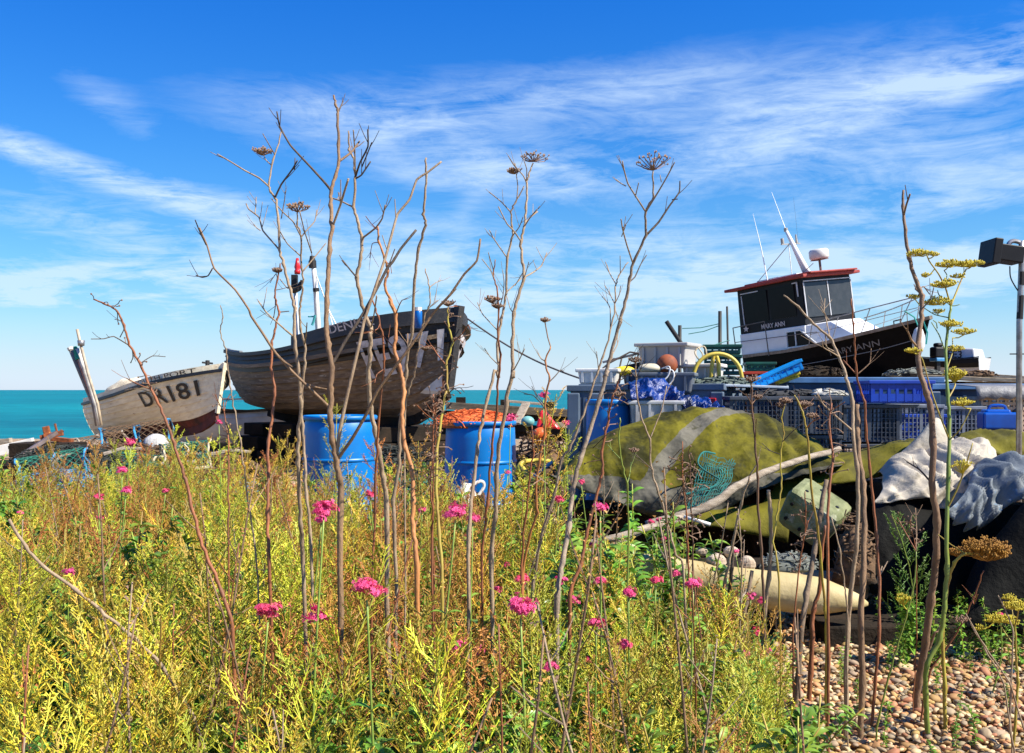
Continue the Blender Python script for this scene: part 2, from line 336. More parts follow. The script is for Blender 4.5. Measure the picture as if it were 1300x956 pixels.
# ------------------------------------------------------------------ boats
class Hull:
    def __init__(s, L_, B, D, bow=.35, stern=.1, rake=.35, tr=.7, q0=.42, npl=8, kb=.25, lap=.014, mid=.4, kr=0.0, ex=2.4):
        s.L, s.B, s.D, s.bow, s.stern, s.rake, s.tr, s.q0, s.n, s.kb, s.lap, s.mid, s.kr, s.ex = L_, B, D, bow, stern, rake, tr, q0, npl, kb, lap, mid, kr, ex
    def pt(s, t, v, side=-1, off=0):
        md = s.mid
        f = 1-max(0, (t-md)/(1-md))**s.ex if t > md else 1-(1-s.tr)*((md-t)/md)**2
        b = s.B/2*max(f, 0)
        zs = s.D+(s.bow*max(0, (t-.3)/.7)**2 if t > .3 else s.stern*((.3-t)/.3)**2)
        zk = s.kb*max(0, (t-.8)/.2)**2+s.kr*max(0, (.25-t)/.25)**2
        k = max(0, (t-.45)/.55); q = s.q0+(1.0-s.q0)*k**1.5
        vv = max(v, 0); y = b*vv**q*(1-.06*max(0, v-.8)/.2*(1-k))
        x = s.L*t+s.rake*v*max(0, (t-.6)/.4)**2
        return Vector((x, side*(y+off), zk+(zs-zk)*v))
    def nrm(s, t, v, side):
        a = s.pt(t+.01, v, side)-s.pt(t-.01, v, side); b = s.pt(t, v+.02, side)-s.pt(t, max(0, v-.02), side)
        n = a.cross(b).normalized(); return n if n.y*side > 0 else -n
    def shell(s, v0=0, v1=1, off=0, nt=36, j0=0, j1=None):
        mb = MB(); j1 = s.n if j1 is None else j1
        for side in (-1, 1):
            for j in range(j0, j1):
                va, vb = (j/s.n)**1.0, ((j+1)/s.n)
                for i in range(nt):
                    t0, t1 = i/nt, (i+1)/nt
                    def q(t, v, o):
                        o = o*(1 if t < .93 else max(0, (1-t)/.07)); return s.pt(t, v, side, off+o)
                    A, Bq, C_, D_ = q(t0, va, s.lap), q(t1, va, s.lap), q(t1, vb, 0), q(t0, vb, 0)
                    f = (0, 1, 2, 3) if side < 0 else (3, 2, 1, 0)
                    mb.add([A, Bq, C_, D_], [f])
                    if j < s.n: # lap underside
                        A2, B2 = q(t0, va, 0), q(t1, va, 0); mb.add([A2, B2, Bq, A], [f])
        return mb
    def transom(s, n=10):
        mb = MB(); vs = []
        for side in (-1, 1):
            for i in range(n+1):
                vs.append(s.pt(0, i/n, side, s.lap*.5)+Vector((-.004, 0, 0)))
        fs = [(i+1, i, n+1+i, n+2+i) for i in range(n)]
        return mb.add(vs, fs)
    def rail(s, w, h, dz=0, v=1.0, off=0.0, nt=36, t1=1.0, t0=0, sides=(-1, 1)):
        mb = MB()
        for side in sides:
            pts = [s.pt(t0+(t1-t0)*i/nt, v, side, off)+Vector((0, 0, dz)) for i in range(nt+1)]
            for a, b in zip(pts[:-1], pts[1:]): mb.beam(a, b+(b-a)*.04, w, h)
        return mb
    def keel(s, w=.06, h=.1, z=-.0):
        mb = MB(); pts = [Vector((s.L*t, 0, s.pt(t, 0).z-h/2)) for t in np.linspace(0, 1, 16)]
        for a, b in zip(pts[:-1], pts[1:]): mb.beam(a, b+(b-a)*.05, w, h)
        return mb
    def stem(s, w=.07, h=.1, over=.12):
        mb = MB(); pts = [s.pt(1, v, 1)+Vector((h*.25, 0, 0)) for v in np.linspace(0, 1+over, 9)]
        for a, b in zip(pts[:-1], pts[1:]): mb.beam(a, b+(b-a)*.04, w, h)
        return mb
    def deck(s, dz=-.12, t0=0, t1=1, n=20):
        mb = MB(); vs = []
        for i in range(n+1):
            t = t0+(t1-t0)*i/n
            for side in (-1, 1): p = s.pt(t, .97, side, -.02); p.z = s.pt(t, 1).z+dz; vs.append(p)
        return mb.add(vs, [(2*i, 2*i+2, 2*i+3, 2*i+1) for i in range(n)])
    def letters(s, txt, t0, t1, v0, v1, side=-1, off=.03, bold=.0, slant=0, word_mirror=False, dvt=0):
        vs, fs, w = text_mesh(txt, 1.0, bold=bold); h = .7; mb = MB()
        out = []
        for p in vs:
            u = p.x/w; k = p.y/h
            if side > 0: t = t1-(t1-t0)*u
            else: t = t0+(t1-t0)*u
            vv = v0+(v1-v0)*k+dvt*(u-.5); q = s.pt(min(t+slant*k, 1), vv, side); out.append(q+s.nrm(t, vv, side)*off)
        return mb.add(out, fs)
def place(o, roll, pitch, yaw, anchor, px, py, d):
    o.rotation_euler = (R(roll), -R(pitch), R(yaw))
    o.location = P(px, py, d)-(o.rotation_euler.to_matrix() @ Vector(anchor))
def wood_plank(mb, a, b, w, h): mb.beam(a, b, w, h)

w_cream = M('cream_boat_paint', (.84, .74, .52), .6, (.64, .52, .33), scale=3, contrast=.35, bump=.15, stretch=(1, 6, 6), col3=(.30, .13, .04), s3=5, t3=.63)
w_red = M('red_antifoul', (.13, .022, .012), .85, (.04, .012, .008), scale=5, bump=.2)
w_black = M('black_tar_paint', (.012, .012, .014), .6, (.028, .025, .024), scale=5, bump=.25, stretch=(1, 4, 6))
w_old = M('weathered_dark_timber', (.085, .055, .034), .75, (.25, .17, .10), scale=3.5, contrast=.3, bump=.4, stretch=(.7, 6, 8), col3=(.36, .31, .25), s3=3, t3=.60)
w_grey = M('grey_weathered_paint', (.30, .33, .36), .6, (.14, .14, .14), scale=5, bump=.3, stretch=(1, 4, 6))
white = M('white_paint', (.66, .65, .62), .45, (.52, .50, .46), scale=4, bump=.08, col3=(.34, .25, .16), s3=4, t3=.70)
letter_w = M('white_lettering', (.56, .54, .56), .6, (.36, .33, .33), scale=12, col3=(.07, .06, .06), s3=9, t3=.62)
letter_b = M('black_lettering', (.012, .012, .014), .5)
dark_metal = M('dark_metal', (.014, .014, .016), .55, (.03, .026, .022), spec=.25)
steel = M('galvanised_steel', (.33, .33, .34), .4, (.20, .19, .18), scale=20, metal=.6)
rust = M('rusty_iron', (.30, .075, .015), .85, (.12, .035, .012), scale=16, bump=.4)
drift = M('weathered_driftwood', (.40, .33, .25), .85, (.22, .17, .12), scale=6, bump=.5, stretch=(1, 8, 8))
darkwood = M('shade_dark_timber', (.014, .011, .008), .9, (.03, .02, .013), scale=5, bump=.5, spec=.15)  # timber taken near black, standing in for shade under the boat and sheets

# --- cream dinghy
h = Hull(4.2, 1.5, .62, bow=.20, stern=.05, rake=.18, tr=.72, npl=7, kb=.16, q0=.38, ex=3.4)
t = thing('rowing_boat', 'small cream clinker rowing boat, black number on its bow, red bottom, on the shingle', 'boat')
hm = h.shell(j0=1).build('hull', w_cream, t, smooth=False)
lo = h.shell(j0=0, j1=1, off=.002).build('bottom', w_red, t); h.transom().build('transom', w_cream, t)
h.rail(.05, .045, dz=.0, off=.015).build('gunwale', letter_b, t)
h.rail(.03, .09, dz=.065, off=-.01).build('washboard', w_cream, t)
h.keel(.05, .12).build('keel', w_red, t); h.stem(.05, .07, .16).build('stem_post', w_cream, t)
h.letters('DR181', .66, .93, .56, .88, bold=.012, off=.03).build('registration_number', letter_b, t)
h.letters('SOUTH PORT', .66, .93, 1.03, 1.13, off=.022).build('port_name', letter_b, t)
mb = MB()
for x in (1.0, 2.1): mb.box((x, 0, .45), (.22, 1.2, .03))
mb.build('thwart', drift, t)
mb = MB(); mb.box((3.86, 0, .98), (.05, .05, .12)); mb.tube([(3.86, -.09, 1.0), (3.86, .09, 1.0)], .015); mb.build('mooring_bitt', dark_metal, t)
place(t, -4, 6, -46, h.pt(1, 1), 283, 470, 15.4)
RB, RBH = t, h
# --- dark fishing boat
h = Hull(5.6, 2.3, 1.02, bow=.38, stern=.12, rake=.18, tr=.80, npl=10, kb=.42, q0=.30, kr=.12, lap=.034, ex=5.0)
t = thing('fishing_boat', 'large weathered black and brown clinker fishing boat with white number on its bow', 'boat')
h.shell(j0=7).build('upper_planking', w_black, t)
h.shell(j0=0, j1=7).build('lower_planking', w_old, t)
h.transom().build('transom', w_grey, t)
h.rail(.07, .06, off=.03).build('gunwale', w_black, t); h.rail(.04, .06, v=.80, off=.03, t1=.99).build('rubbing_strake', w_old, t)
h.rail(.035, .17, dz=.10, off=-.01, t0=.52, t1=1).build('washboard', w_black, t)
h.keel(.08, .14).build('keel', darkwood, t); h.stem(.10, .12, .2).build('stem_post', w_black, t)
h.rail(.06, .035, dz=.04, off=.0, t0=0, t1=.16).build('stern_capping', w_grey, t)
h.deck(-.3).build('deck', darkwood, t)
h.letters('FE971', .815, .985, .50, .90, bold=.02, off=.066).build('registration_number', letter_w, t)
h.letters('FE971', .80, .985, .40, .86, side=1, bold=.03, off=.05).build('registration_number', letter_w, t)
h.letters('DENISE', .74, .87, 1.05, 1.15, off=.04, bold=.01).build('boat_name', letter_w, t)
mb = MB()
for i in range(5):
    a = h.pt(.955-.0*i, .02+.05*i, -1, .02)
mb.add([h.pt(.80, .02, -1, .03), h.pt(.985, .02, -1, .03), h.pt(.985, .26, -1, .03), h.pt(.93, .20, -1, .03)], [(0, 1, 2, 3)])
mb.build('white_forefoot', white, t)
place(t, -2, .6, -50, h.pt(1, 1.05), 580, 402, 14.0)
FB, FBH = t, h
# mast with lanterns on the boat
def lean_pole(name, label, cat, pts, r, mat, d): pass
mm = FB.rotation_euler.to_matrix()
def on_boat(T, p): return T.location+T.rotation_euler.to_matrix() @ Vector(p)
base = P(406, 470, 15.2)
t = thing('mast', 'white wooden mast with a black lantern, standing in the dark fishing boat', 'mast', base)
mb = MB(); mb.tube([base, P(404, 418, 15.2), P(401, 370, 15.2), P(398, 338, 15.2)], [.045, .045, .04, .035], 8); mb.build('pole', white, t, True, True)
mb = MB(); mb.tube([P(398, 338, 15.2), P(394, 310, 15.2), P(389, 278, 15.2)], [.012, .008, .004], 5); mb.build('aerial', steel, t, True)
mb = MB(); mb.tube([P(397, 340, 15.2), P(396.5, 331, 15.2)], [.06, .06], 10); mb.tube([P(396.5, 331, 15.2), P(396.2, 325, 15.2)], [.05, .035], 10); mb.tube([P(401, 366, 15.1), P(401.5, 370, 15.1)], .05, 8); mb.build('lantern', dark_metal, t, True)
mb = MB(); mb.tube([P(391, 402, 15.2), P(403, 402, 15.2)], .012, 5); mb.tube([P(400, 400, 15.1), P(398, 408, 15.1), P(396, 413, 15.1)], .02, 5); mb.build('rag', M('teal_rag', (.05, .35, .36), .8), t, True)
for q, (xx, yy) in enumerate(((437, 432), (428, 437))):
    mb = MB(); mb.tube([P(400, 345, 15.2), P(418, 395, 15.0), P(xx, yy, 14.9)], .008, 4); mb.build('stay', steel, t, True)
base = P(380, 480, 15.4)
t = thing('marker_pole', 'pole with a red lantern above a black bracket, standing in the dark fishing boat', 'marker pole', base)
mb = MB(); mb.tube([base, P(375, 372, 15.4)], .03, 6); mb.build('pole', white, t, True, True)
mb = MB(); c = P(377.5, 344, 15.4)
mb.lathe([(.001, -.05), (.045, -.05), (.05, 0), (.035, .02), (.05, .06), (.035, .12), (.02, .2), (.001, .2)], 14, c); mb.build('red_lantern', M('red_plastic', (.62, .012, .015), .35, (.42, .01, .01), spec=.6), t, True, True)
mb = MB(); mb.box(P(374, 358, 15.4), (.09, .09, .22)); mb.tube([P(373, 369, 15.4), P(379, 366, 15.3), P(384, 356, 15.3)], [.05, .05, .03], 7); mb.build('bracket', dark_metal, t, True)
mb = MB(); c = P(428.5, 423.5, 14.9); mb.ball(c, .042, 8); mb.tube([c, P(424, 412, 14.9)], .006, 4)
tag(mb.build('float', M('dark_red_float', (.06, .012, .01), .5), None, smooth=True), 'small dark ball float hanging above the gunwale of the dark fishing boat', 'float')
# white deck box and blue drum on FE71
c = P(455, 421, 14.6); mb = MB(); mb.box((0, 0, .0), (.24, .2, .14)); mb.box((0, 0, .085), (.2, .22, .04)); 
o = thing('deck_locker', 'small white deck locker on the gunwale of the dark fishing boat', 'locker', c, (0, 0, R(-40)))
mb.build('box', white, o, bev=.01); mb = MB(); mb.box((0, 0, -.09), (.3, .25, .03)); mb.build('base', dark_metal, o)
c = P(531, 402, 13.6); o = thing('plastic_container', 'blue plastic container with white cap on the bow of the dark fishing boat', 'container', c)
mb = MB(); mb.lathe([(.001, -.16), (.055, -.16), (.055, .06), (.045, .08), (.001, .08)], 12); mb.build('body', M('blue_plastic', (.0, .115, .42), .35, (.0, .09, .34), spec=.5), o, smooth=True)
mb = MB(); mb.lathe([(.001, .081), (.05, .081), (.05, .13), (.001, .13)], 12); mb.build('cap', white, o)
# near-black timber baulks, bulked out to fill in the shade under the dark boat
for fx, lab in ((.8, 'dark timber baulks under the stern of the dark fishing boat'), (1.9, 'dark timber baulks under the after half of the dark fishing boat'), (3.1, 'dark timber baulks under the middle of the dark fishing boat'), (4.5, 'dark timber baulks under the bow of the dark fishing boat')):
    p = FB.location+Euler(FB.rotation_euler).to_matrix() @ Vector((fx, 0, -.12)); g0 = gz(p.x, p.y); hh = p.z-g0; mb = MB()
    for q in range(3): mb.box((.04*(q % 2), 0, hh*(q+.5)/3), (.85-.05*q, 1.9-.25*q, hh/3-.01))
    o = mb.build('timber_baulk', darkwood, bev=.015); o.location = (p.x, p.y, g0); o.rotation_euler = (0, 0, R(-50)); tag(o, lab, 'timber')
# poles in the cream boat
poly = lambda *a: [P(*k) for k in a]
for k, (pts, r0, col, lab) in enumerate([
    ([(122, 514, 16.3), (108, 470, 16.3), (98, 443, 16.3)], .045, (.62, .60, .55), 'white marker pole with a silver cup, leaning at the stern of the cream boat'),
    ([(124, 513, 16.2), (112, 475, 16.2), (101, 432, 16.2), (98, 418, 16.2)], .025, (.5, .40, .28), 'thin bamboo marker pole, tallest of those in the cream boat'),
    ([(119, 514, 16.4), (104, 478, 16.4), (90, 444, 16.4)], .04, (.22, .20, .18), 'grey marker pole with pale end, leaning furthest left'),
    ([(121, 514, 16.35), (106, 474, 16.35), (95, 441, 16.35)], .03, (.45, .2, .15), 'red and white banded marker pole with green flag in the cream boat')]):
    b = P(*pts[0]); o = thing('marker_pole', lab, 'marker pole', b)
    mb = MB(); mb.tube([b-Vector((-.06, 0, .35))]+[P(*q) for q in pts], r0, 8); mb.build('pole', M('pole_%d' % k, col, .5, tuple(c*.6 for c in col), scale=7), o, True, True)
    if k == 0:
        mb = MB(); c = P(103, 436, 16.2); mb.lathe([(.001, -.04), (.05, -.04), (.06, .05), (.045, .05), (.001, 0)], 12, c); mb.build('cup', steel, o, True, True)
    if k == 3:
        mb = MB(); mb.tube([P(100, 456, 16.3), P(97, 446, 16.3), P(95, 440, 16.3)], [.06, .05, .03], 8); mb.build('furled_flag', M('green_flag', (.0, .22, .15), .7), o, True)
    if k == 2:
        mb = MB(); mb.tube([P(90, 444, 16.4), P(88.5, 441, 16.4)], .05, 8); mb.build('pole_end', white, o, True)
mb = MB(); mb.ball((0, 0, 0), 1, 12); mb.v = [Vector((v.x*.42, v.y*.26, max(v.z, -.6)*.22))*(1+.25*noise.noise(v*1.7)) for v in mb.v]
o = mb.build('sack', M('cream_sack', (.62, .56, .42), .85, (.45, .38, .28), scale=4, bump=.4), smooth=True); o.location = P(163, 497, 17.3); o.rotation_euler = (0, R(-10), R(-20)); tag(o, 'lumpy cream sack lying in the middle of the cream boat', 'sack')
# --- white boat half hidden between the two
h = Hull(4.2, 1.6, .75, bow=.2, npl=6, q0=.38)
t = thing('rowing_boat', 'white boat half hidden between the cream boat and the dark fishing boat', 'boat')
h.shell().build('hull', white, t); h.rail(.06, .05, off=.02).build('gunwale', darkwood, t); h.transom().build('transom', white, t); h.keel(.06, .1).build('keel', w_red, t)
h.rail(.03, .03, dz=.25, off=-.06, t0=.1, t1=.6).build('hand_rail', steel, t)
place(t, 0, 1, -20, h.pt(.5, 1), 312, 522, 19.5)
# --- cabin boat
h = Hull(5.3, 2.5, 1.62, bow=.42, stern=.0, rake=.75, tr=.85, npl=10, kb=.35, q0=.34, lap=.0, mid=.45, kr=.1)
black_gloss = M('black_gloss_hull', (.003, .003, .004), .35, (.005, .005, .006), spec=.05)
lav = M('white_gelcoat', (.78, .78, .78), .35, (.70, .70, .69), scale=2, col3=(.5, .46, .4), s3=5, t3=.72)
redroof = M('red_roof_paint', (.30, .03, .022), .7, (.20, .022, .018), scale=6, bump=.2, col3=(.38, .12, .08), s3=7, t3=.62)
glassd = M('dark_window', (.004, .004, .005), .3, (.006, .006, .007), spec=.15)
blackp = M('black_panel', (.006, .006, .008), .5, (.01, .01, .012), spec=.2)
t = thing('cabin_boat', 'black hulled cabin boat with white cabin and red wheelhouse roof, propped up behind the bins', 'boat')
h.shell(j0=2, nt=48).build('hull', black_gloss, t, smooth=True); h.shell(j0=0, j1=2, nt=48).build('bottom', M('grey_antifoul', (.36, .36, .37), .7, (.22, .2, .2)), t, smooth=True)
h.transom().build('transom', black_gloss, t); h.deck(-.03, n=30).build('deck', lav, t); h.keel(.1, .2).build('keel', darkwood, t)
h.rail(.07, .09, off=.03, nt=48).build('rubbing_strake', M('brown_rubbing_strake', (.16, .11, .07), .7, (.28, .22, .16), scale=8), t)
h.rail(.012, .02, v=.72, off=.016, nt=48, t1=.97).build('hull_line', M('grey_line', (.16, .16, .17), .5), t)
def wedge(mb, x0, x1, y0, y1, z0, z1, xt0=None, xt1=None, yt=None, z1b=None):
    xt0 = x0 if xt0 is None else xt0; xt1 = x1 if xt1 is None else xt1; yt = y1 if yt is None else yt; z1b = z1 if z1b is None else z1b
    return mb.add([(x0, -y1, z0), (x1, -y0, z0), (x1, y0, z0), (x0, y1, z0), (xt0, -yt, z1), (xt1, -yt*y0/y1, z1b), (xt1, yt*y0/y1, z1b), (xt0, yt, z1)],
                  [(3, 2, 1, 0), (4, 5, 6, 7), (0, 1, 5, 4), (1, 2, 6, 5), (2, 3, 7, 6), (3, 0, 4, 7)])
D0 = 1.57; X0, X1 = .05, 2.72; HB = D0+.72; HT = D0+2.06
mb = MB(); wedge(mb, X0, X1, 1.08, 1.08, D0, HB, yt=1.04); cb = mb.build('cabin_side', lav, t, bev=.02)
mb = MB(); wedge(mb, X1, 4.6, .62, 1.08, D0, HB, xt1=X1+.55, yt=1.0, z1b=HB+.02); mb.build('fore_cabin', lav, t, bev=.03)
mb = MB(); wedge(mb, X0+.02, X1+.02, 1.02, 1.02, HB+.003, HT, xt0=X0+.05, xt1=X1+.02, yt=.98); wh = mb.build('wheelhouse', blackp, t, bev=.01)
for (x0, x1, z0, z1) in ((.32, 1.35, HB+.3, HT-.14), (1.45, 2.45, HB+.3, HT-.14)):
    for sy in (-1.012, 1.012): mb = MB(); mb.box(((x0+x1)/2, sy, (z0+z1)/2), (x1-x0, .02, z1-z0)); mb.build('side_window', glassd, wh)
for y in (-.5, .5): mb = MB(); mb.box((X1+.045, y, (HB+HT)/2+.03), (.02, .9, .98)); mb.build('windscreen', M('windscreen_glass', (.03, .033, .036), .3, (.04, .043, .046), spec=.3), wh)
mb = MB()
for y in (-.95, 0, .95): mb.box((X1+.058, y, (HB+HT)/2+.03), (.02, .035, 1.0))
mb.box((X1+.058, 0, HT-.10), (.02, 1.9, .03))
for (x0, x1) in ((.30, .34),): mb.box((x0, -1.03, HB+.70), (.03, .02, .90)); mb.box((x0+.35, -1.03, HT-.13), (.75, .02, .03)); mb.box((x0+.05, -1.03, HB+.26), (.14, .02, .03))
mb.box((2.60, -1.03, HT-.3), (.04, .02, .42)); mb.box((2.52, -1.03, HT-.11), (.2, .02, .03))
mb.build('window_frame', M('aluminium_frame', (.5, .5, .52), .4), wh)
mb = MB(); mb.box((1.35, 0, HT+.045), (3.3, 2.3, .09)); mb.box((1.75, 0, HT+.115), (2.7, 1.9, .05)); rf = mb.build('roof', redroof, t, bev=.02)
# cabin window (triangular)
mb = MB(); zb, zt = D0+.16, D0+.58
mb.add([(2.05, -1.075, zb), (3.08, -1.068, zb), (2.55, -1.062, zt), (2.05, -1.062, zt)], [(0, 1, 2, 3)])
mb.v = [v+Vector((0, -.012, 0)) for v in mb.v]; cw = mb.build('cabin_window', glassd, t)
mb = MB(); pts = [(2.02, -1.10, zb-.02), (3.16, -1.09, zb-.02), (2.57, -1.08, zt+.02), (2.02, -1.08, zt+.02)]
for a, b in zip(pts, pts[1:]+pts[:1]): mb.beam(a, b, .02, .035)
mb.beam((2.38, -1.10, zb), (2.38, -1.08, zt), .02, .05); mb.build('window_frame', lav, cw)
def flat_text(txt, M4, size, mat, parent, name, bold=0):
    vs, fs, w = text_mesh(txt, size, bold=bold); mb = MB(); mb.add([M4 @ v for v in vs], fs); return mb.build(name, mat, parent)
MX = Matrix(((1, 0, 0, 0), (0, 0, -1, 0), (0, 1, 0, 0), (0, 0, 0, 1)))
flat_text('MARY ANN', Matrix.Translation((1.02, -1.05, HB+.07)) @ MX, .19, letter_w, t, 'name_lettering', .004)
h.letters('MARY ANN', .66, .86, .78, .87, off=.02, bold=.0, dvt=.0).build('name_lettering', M('dull_white_lettering', (.15, .15, .16), .5), t)
mb = MB(); mb.v = []; star = [(math.cos(k*math.pi/5+.2)*(.13 if k % 2 == 0 else .06), math.sin(k*math.pi/5+.2)*(.10 if k % 2 == 0 else .05)) for k in range(10)]
mb.add([(.36+a, -1.05, HB+.14+b) for a, b in star], [tuple(range(10))]); mb.build('emblem', letter_w, t)
# mast, radar, aerials on roof
Z0 = HT+.14
mb = MB(); mb.tube([(2.0, .1, Z0-.02), (1.48, .1, Z0+1.15), (1.36, .1, Z0+1.42)], [.12, .06, .05], 10); ms = mb.build('mast', lav, t, smooth=True)
mb = MB(); mb.beam((1.46, -.28, Z0+1.02), (1.46, .48, Z0+1.02), .05, .03); mb.lathe([(.001, 0), (.05, 0), (.05, .16), (.001, .16)], 10, (1.44, -.2, Z0+1.04)); mb.lathe([(.001, 0), (.04, 0), (.02, .26), (.001, .26)], 10, (1.44, .38, Z0+1.04)); mb.lathe([(.001, 0), (.06, 0), (.06, .1), (.001, .12)], 10, (1.34, .1, Z0+1.42)); mb.build('navigation_light', M('lamp_housing', (.35, .33, .3), .4), ms)
mb = MB(); mb.tube([(1.36, .1, Z0+1.4), (.95, .1, Z0+2.7)], [.014, .005], 5); mb.build('aerial', lav, ms)
mb = MB(); mb.tube([(1.05, -.6, Z0-.05), (.95, -.6, Z0+1.0), (.78, -.6, Z0+2.1)], [.02, .015, .005], 5); mb.build('aerial', lav, t)
mb = MB(); mb.tube([(1.52, .36, Z0+1.0), (1.55, .36, Z0+2.4)], [.005, .003], 4); mb.build('aerial', steel, t)
mb = MB(); mb.tube([(.45, -.5, Z0), (1.48, 0, Z0+1.0)], .012, 5); mb.tube([(1.75, -.3, Z0), (1.48, 0, Z0+1.0)], .012, 5); mb.tube([(2.35, 0, Z0+.3), (1.95, -.2, Z0)], .01, 4); mb.build('stay', steel, t)
mb = MB(); mb.lathe([(.001, 0), (.23, 0), (.28, .05), (.28, .24), (.24, .29), (.001, .30)], 24, (2.5, .1, Z0+.38)); rd = mb.build('radar', M('radar_dome', (.66, .64, .62), .4, (.52, .5, .48), scale=3), t, smooth=True)
mb = MB(); mb.tube([(2.5, .1, Z0-.03), (2.5, .1, Z0+.36)], .035, 8); mb.box((2.5, .1, Z0+.37), (.42, .3, .02)); mb.build('radar_post', M('brown_post', (.16, .09, .07), .6), rd)
mb = MB(); mb.box((.9, -.4, Z0+.03), (.9, .12, .1)); mb.box((1.9, -.5, Z0+.02), (.8, .35, .06)); mb.build('life_raft_chock', lav, t)
# rails
mb = MB()
def rp(t_, side, z): p = h.pt(t_, 1, side, -.05); p.z += z; return p
top = [rp(x, -1, .62) for x in np.linspace(.56, .99, 12)]+[rp(x, 1, .62) for x in np.linspace(.99, .56, 12)]
mb.tube(top, .016, 6); mid = [rp(x, -1, .33) for x in np.linspace(.56, .97, 12)]+[rp(x, 1, .33) for x in np.linspace(.97, .56, 12)]; mb.tube(mid, .010, 5)
for side in (-1, 1):
    for a in (.58, .72, .84, .96): mb.tube([rp(a-.04, side, .02), rp(a, side, .62)], .014, 5)
mb.build('bow_rail', steel, t)
mb = MB(); mb.tube([(-.0, -1.22, D0-.05), (-.02, -1.22, D0+.95), (1.35, -1.22, D0+1.0), (1.36, -1.22, D0-.02)], .018, 6); mb.tube([(-.0, -1.22, D0+.5), (3.3, -1.2, D0+.48)], .012, 5); mb.build('side_rail', M('worn_rail', (.12, .10, .085), .5), t)
mb = MB(); mb.box((5.1, 0, D0+.40), (.3, .2, .04)); mb.tube([(5.0, -.12, D0+.38), (5.0, -.12, D0+.50), (5.25, -.12, D0+.52)], .02, 5); mb.build('cleat', dark_metal, t)
place(t, 6.5, 3.0, -61, h.pt(1, 1), 1181, 403, 25.5)
CB, CBH = t, h
# white fender and teal rope hanging at the bow
c = P(1166, 432, 25.3); o = thing('fender', 'white boat fender hanging on teal rope under the bow of the cabin boat', 'fender', c)
mb = MB(); mb.lathe([(.001, -.34), (.1, -.3), (.15, -.15), (.15, .12), (.1, .28), (.03, .34), (.001, .34)], 14); mb.build('body', white, o, smooth=True)
mb = MB(); mb.tube([(0, 0, .34), (-.1, .02, .6), (-.35, 0, .75)], .02, 5); mb.tube([(.12, 0, .5), (.24, .02, .2), (.2, .0, -.1)], .02, 5); mb.build('rope', M('teal_rope', (.01, .30, .27), .7), o)
# props beneath the cabin boat
for k, (fx, lab) in enumerate(((1.2, 'timber block under the stern of the cabin boat'), (3.6, 'timber block under the middle of the cabin boat'), (5.4, 'timber block under the bow of the cabin boat'))):
    p = on_boat(CB, (fx, 0, -.2)); gl = gz(p.x, p.y); hh = max(.25, p.z-gl); mb = MB(); mb.box((0, 0, hh/2-.03), (.7, .5, hh+.02)); mb.box((0, 0, .05), (1.2, .6, .16))
    o = mb.build('timber_block', darkwood, bev=.02); o.location = (p.x, p.y, gl); o.rotation_euler = (0, 0, R(-36)); tag(o, lab, 'timber')
# --- small boat with outboard on the right
h = Hull(3.2, 1.5, .62, bow=.1, npl=5, tr=.9, q0=.3, lap=.0, rake=.2)
t = thing('motor_dinghy', 'small grey and black dinghy with lettered stern, beyond the bow of the cabin boat', 'boat')
gm = M('grey_gelcoat', (.52, .52, .53), .4, (.40, .40, .42), scale=3)
h.shell(j0=0, j1=3).build('hull', gm, t); h.shell(j0=3, j1=5, off=.02).build('upper_hull', blackp, t)
h.transom().build('transom', gm, t); h.rail(.05, .03, dz=.02, off=.01).build('gunwale', blackp, t)
mb = MB(); wedge(mb, .1, 1.3, .5, .6, .6, .98, xt0=.2, xt1=1.15, yt=.5); mb.build('console', gm, t, bev=.04)
flat_text('LIFE3', Matrix.Translation((1.12, .60, .68)) @ Matrix.Rotation(R(180), 4, 'Z') @ MX, .30, letter_b, t, 'lettering', .006)
place(t, 0, 4, 140, (0, .6, .62), 1243, 458, 29)
c = P(1190, 452, 27); o = thing('outboard_motor', 'black outboard motor with blue band beside the grey dinghy', 'outboard motor', c, (0, 0, R(20)))
mb = MB(); mb.box((0, 0, .1), (.34, .26, .3)); mb.box((.02, 0, .3), (.2, .2, .12)); mb.build('engine_cover', blackp, o, bev=.05)
mb = MB(); mb.box((0, 0, -.1), (.3, .28, .1)); mb.build('band', M('blue_band', (.05, .22, .45), .4), o, bev=.02)
mb = MB(); mb.box((0, 0, -.42), (.12, .1, .6)); mb.box((-.05, 0, -.7), (.3, .04, .1)); mb.tube([(.1, 0, .2), (.5, -.05, .28)], .03, 6); mb.build('leg', dark_metal, o)
# rope from the bow to the bins
mb = MB(); a, b = P(594, 405, 13.9), P(870, 516, 7.3)
pts = [a+(b-a)*k/24-Vector((0, 0, .16*math.sin(math.pi*k/24))) for k in range(25)]; mb.tube(pts, [.012-.004*k/24 for k in range(25)], 6)
tag(mb.build('mooring_rope', M('grey_rope', (.16, .14, .12), .9, (.07, .06, .05), scale=30), smooth=True), 'long taut rope from the bow of the dark fishing boat to the blue tarpaulin', 'rope')
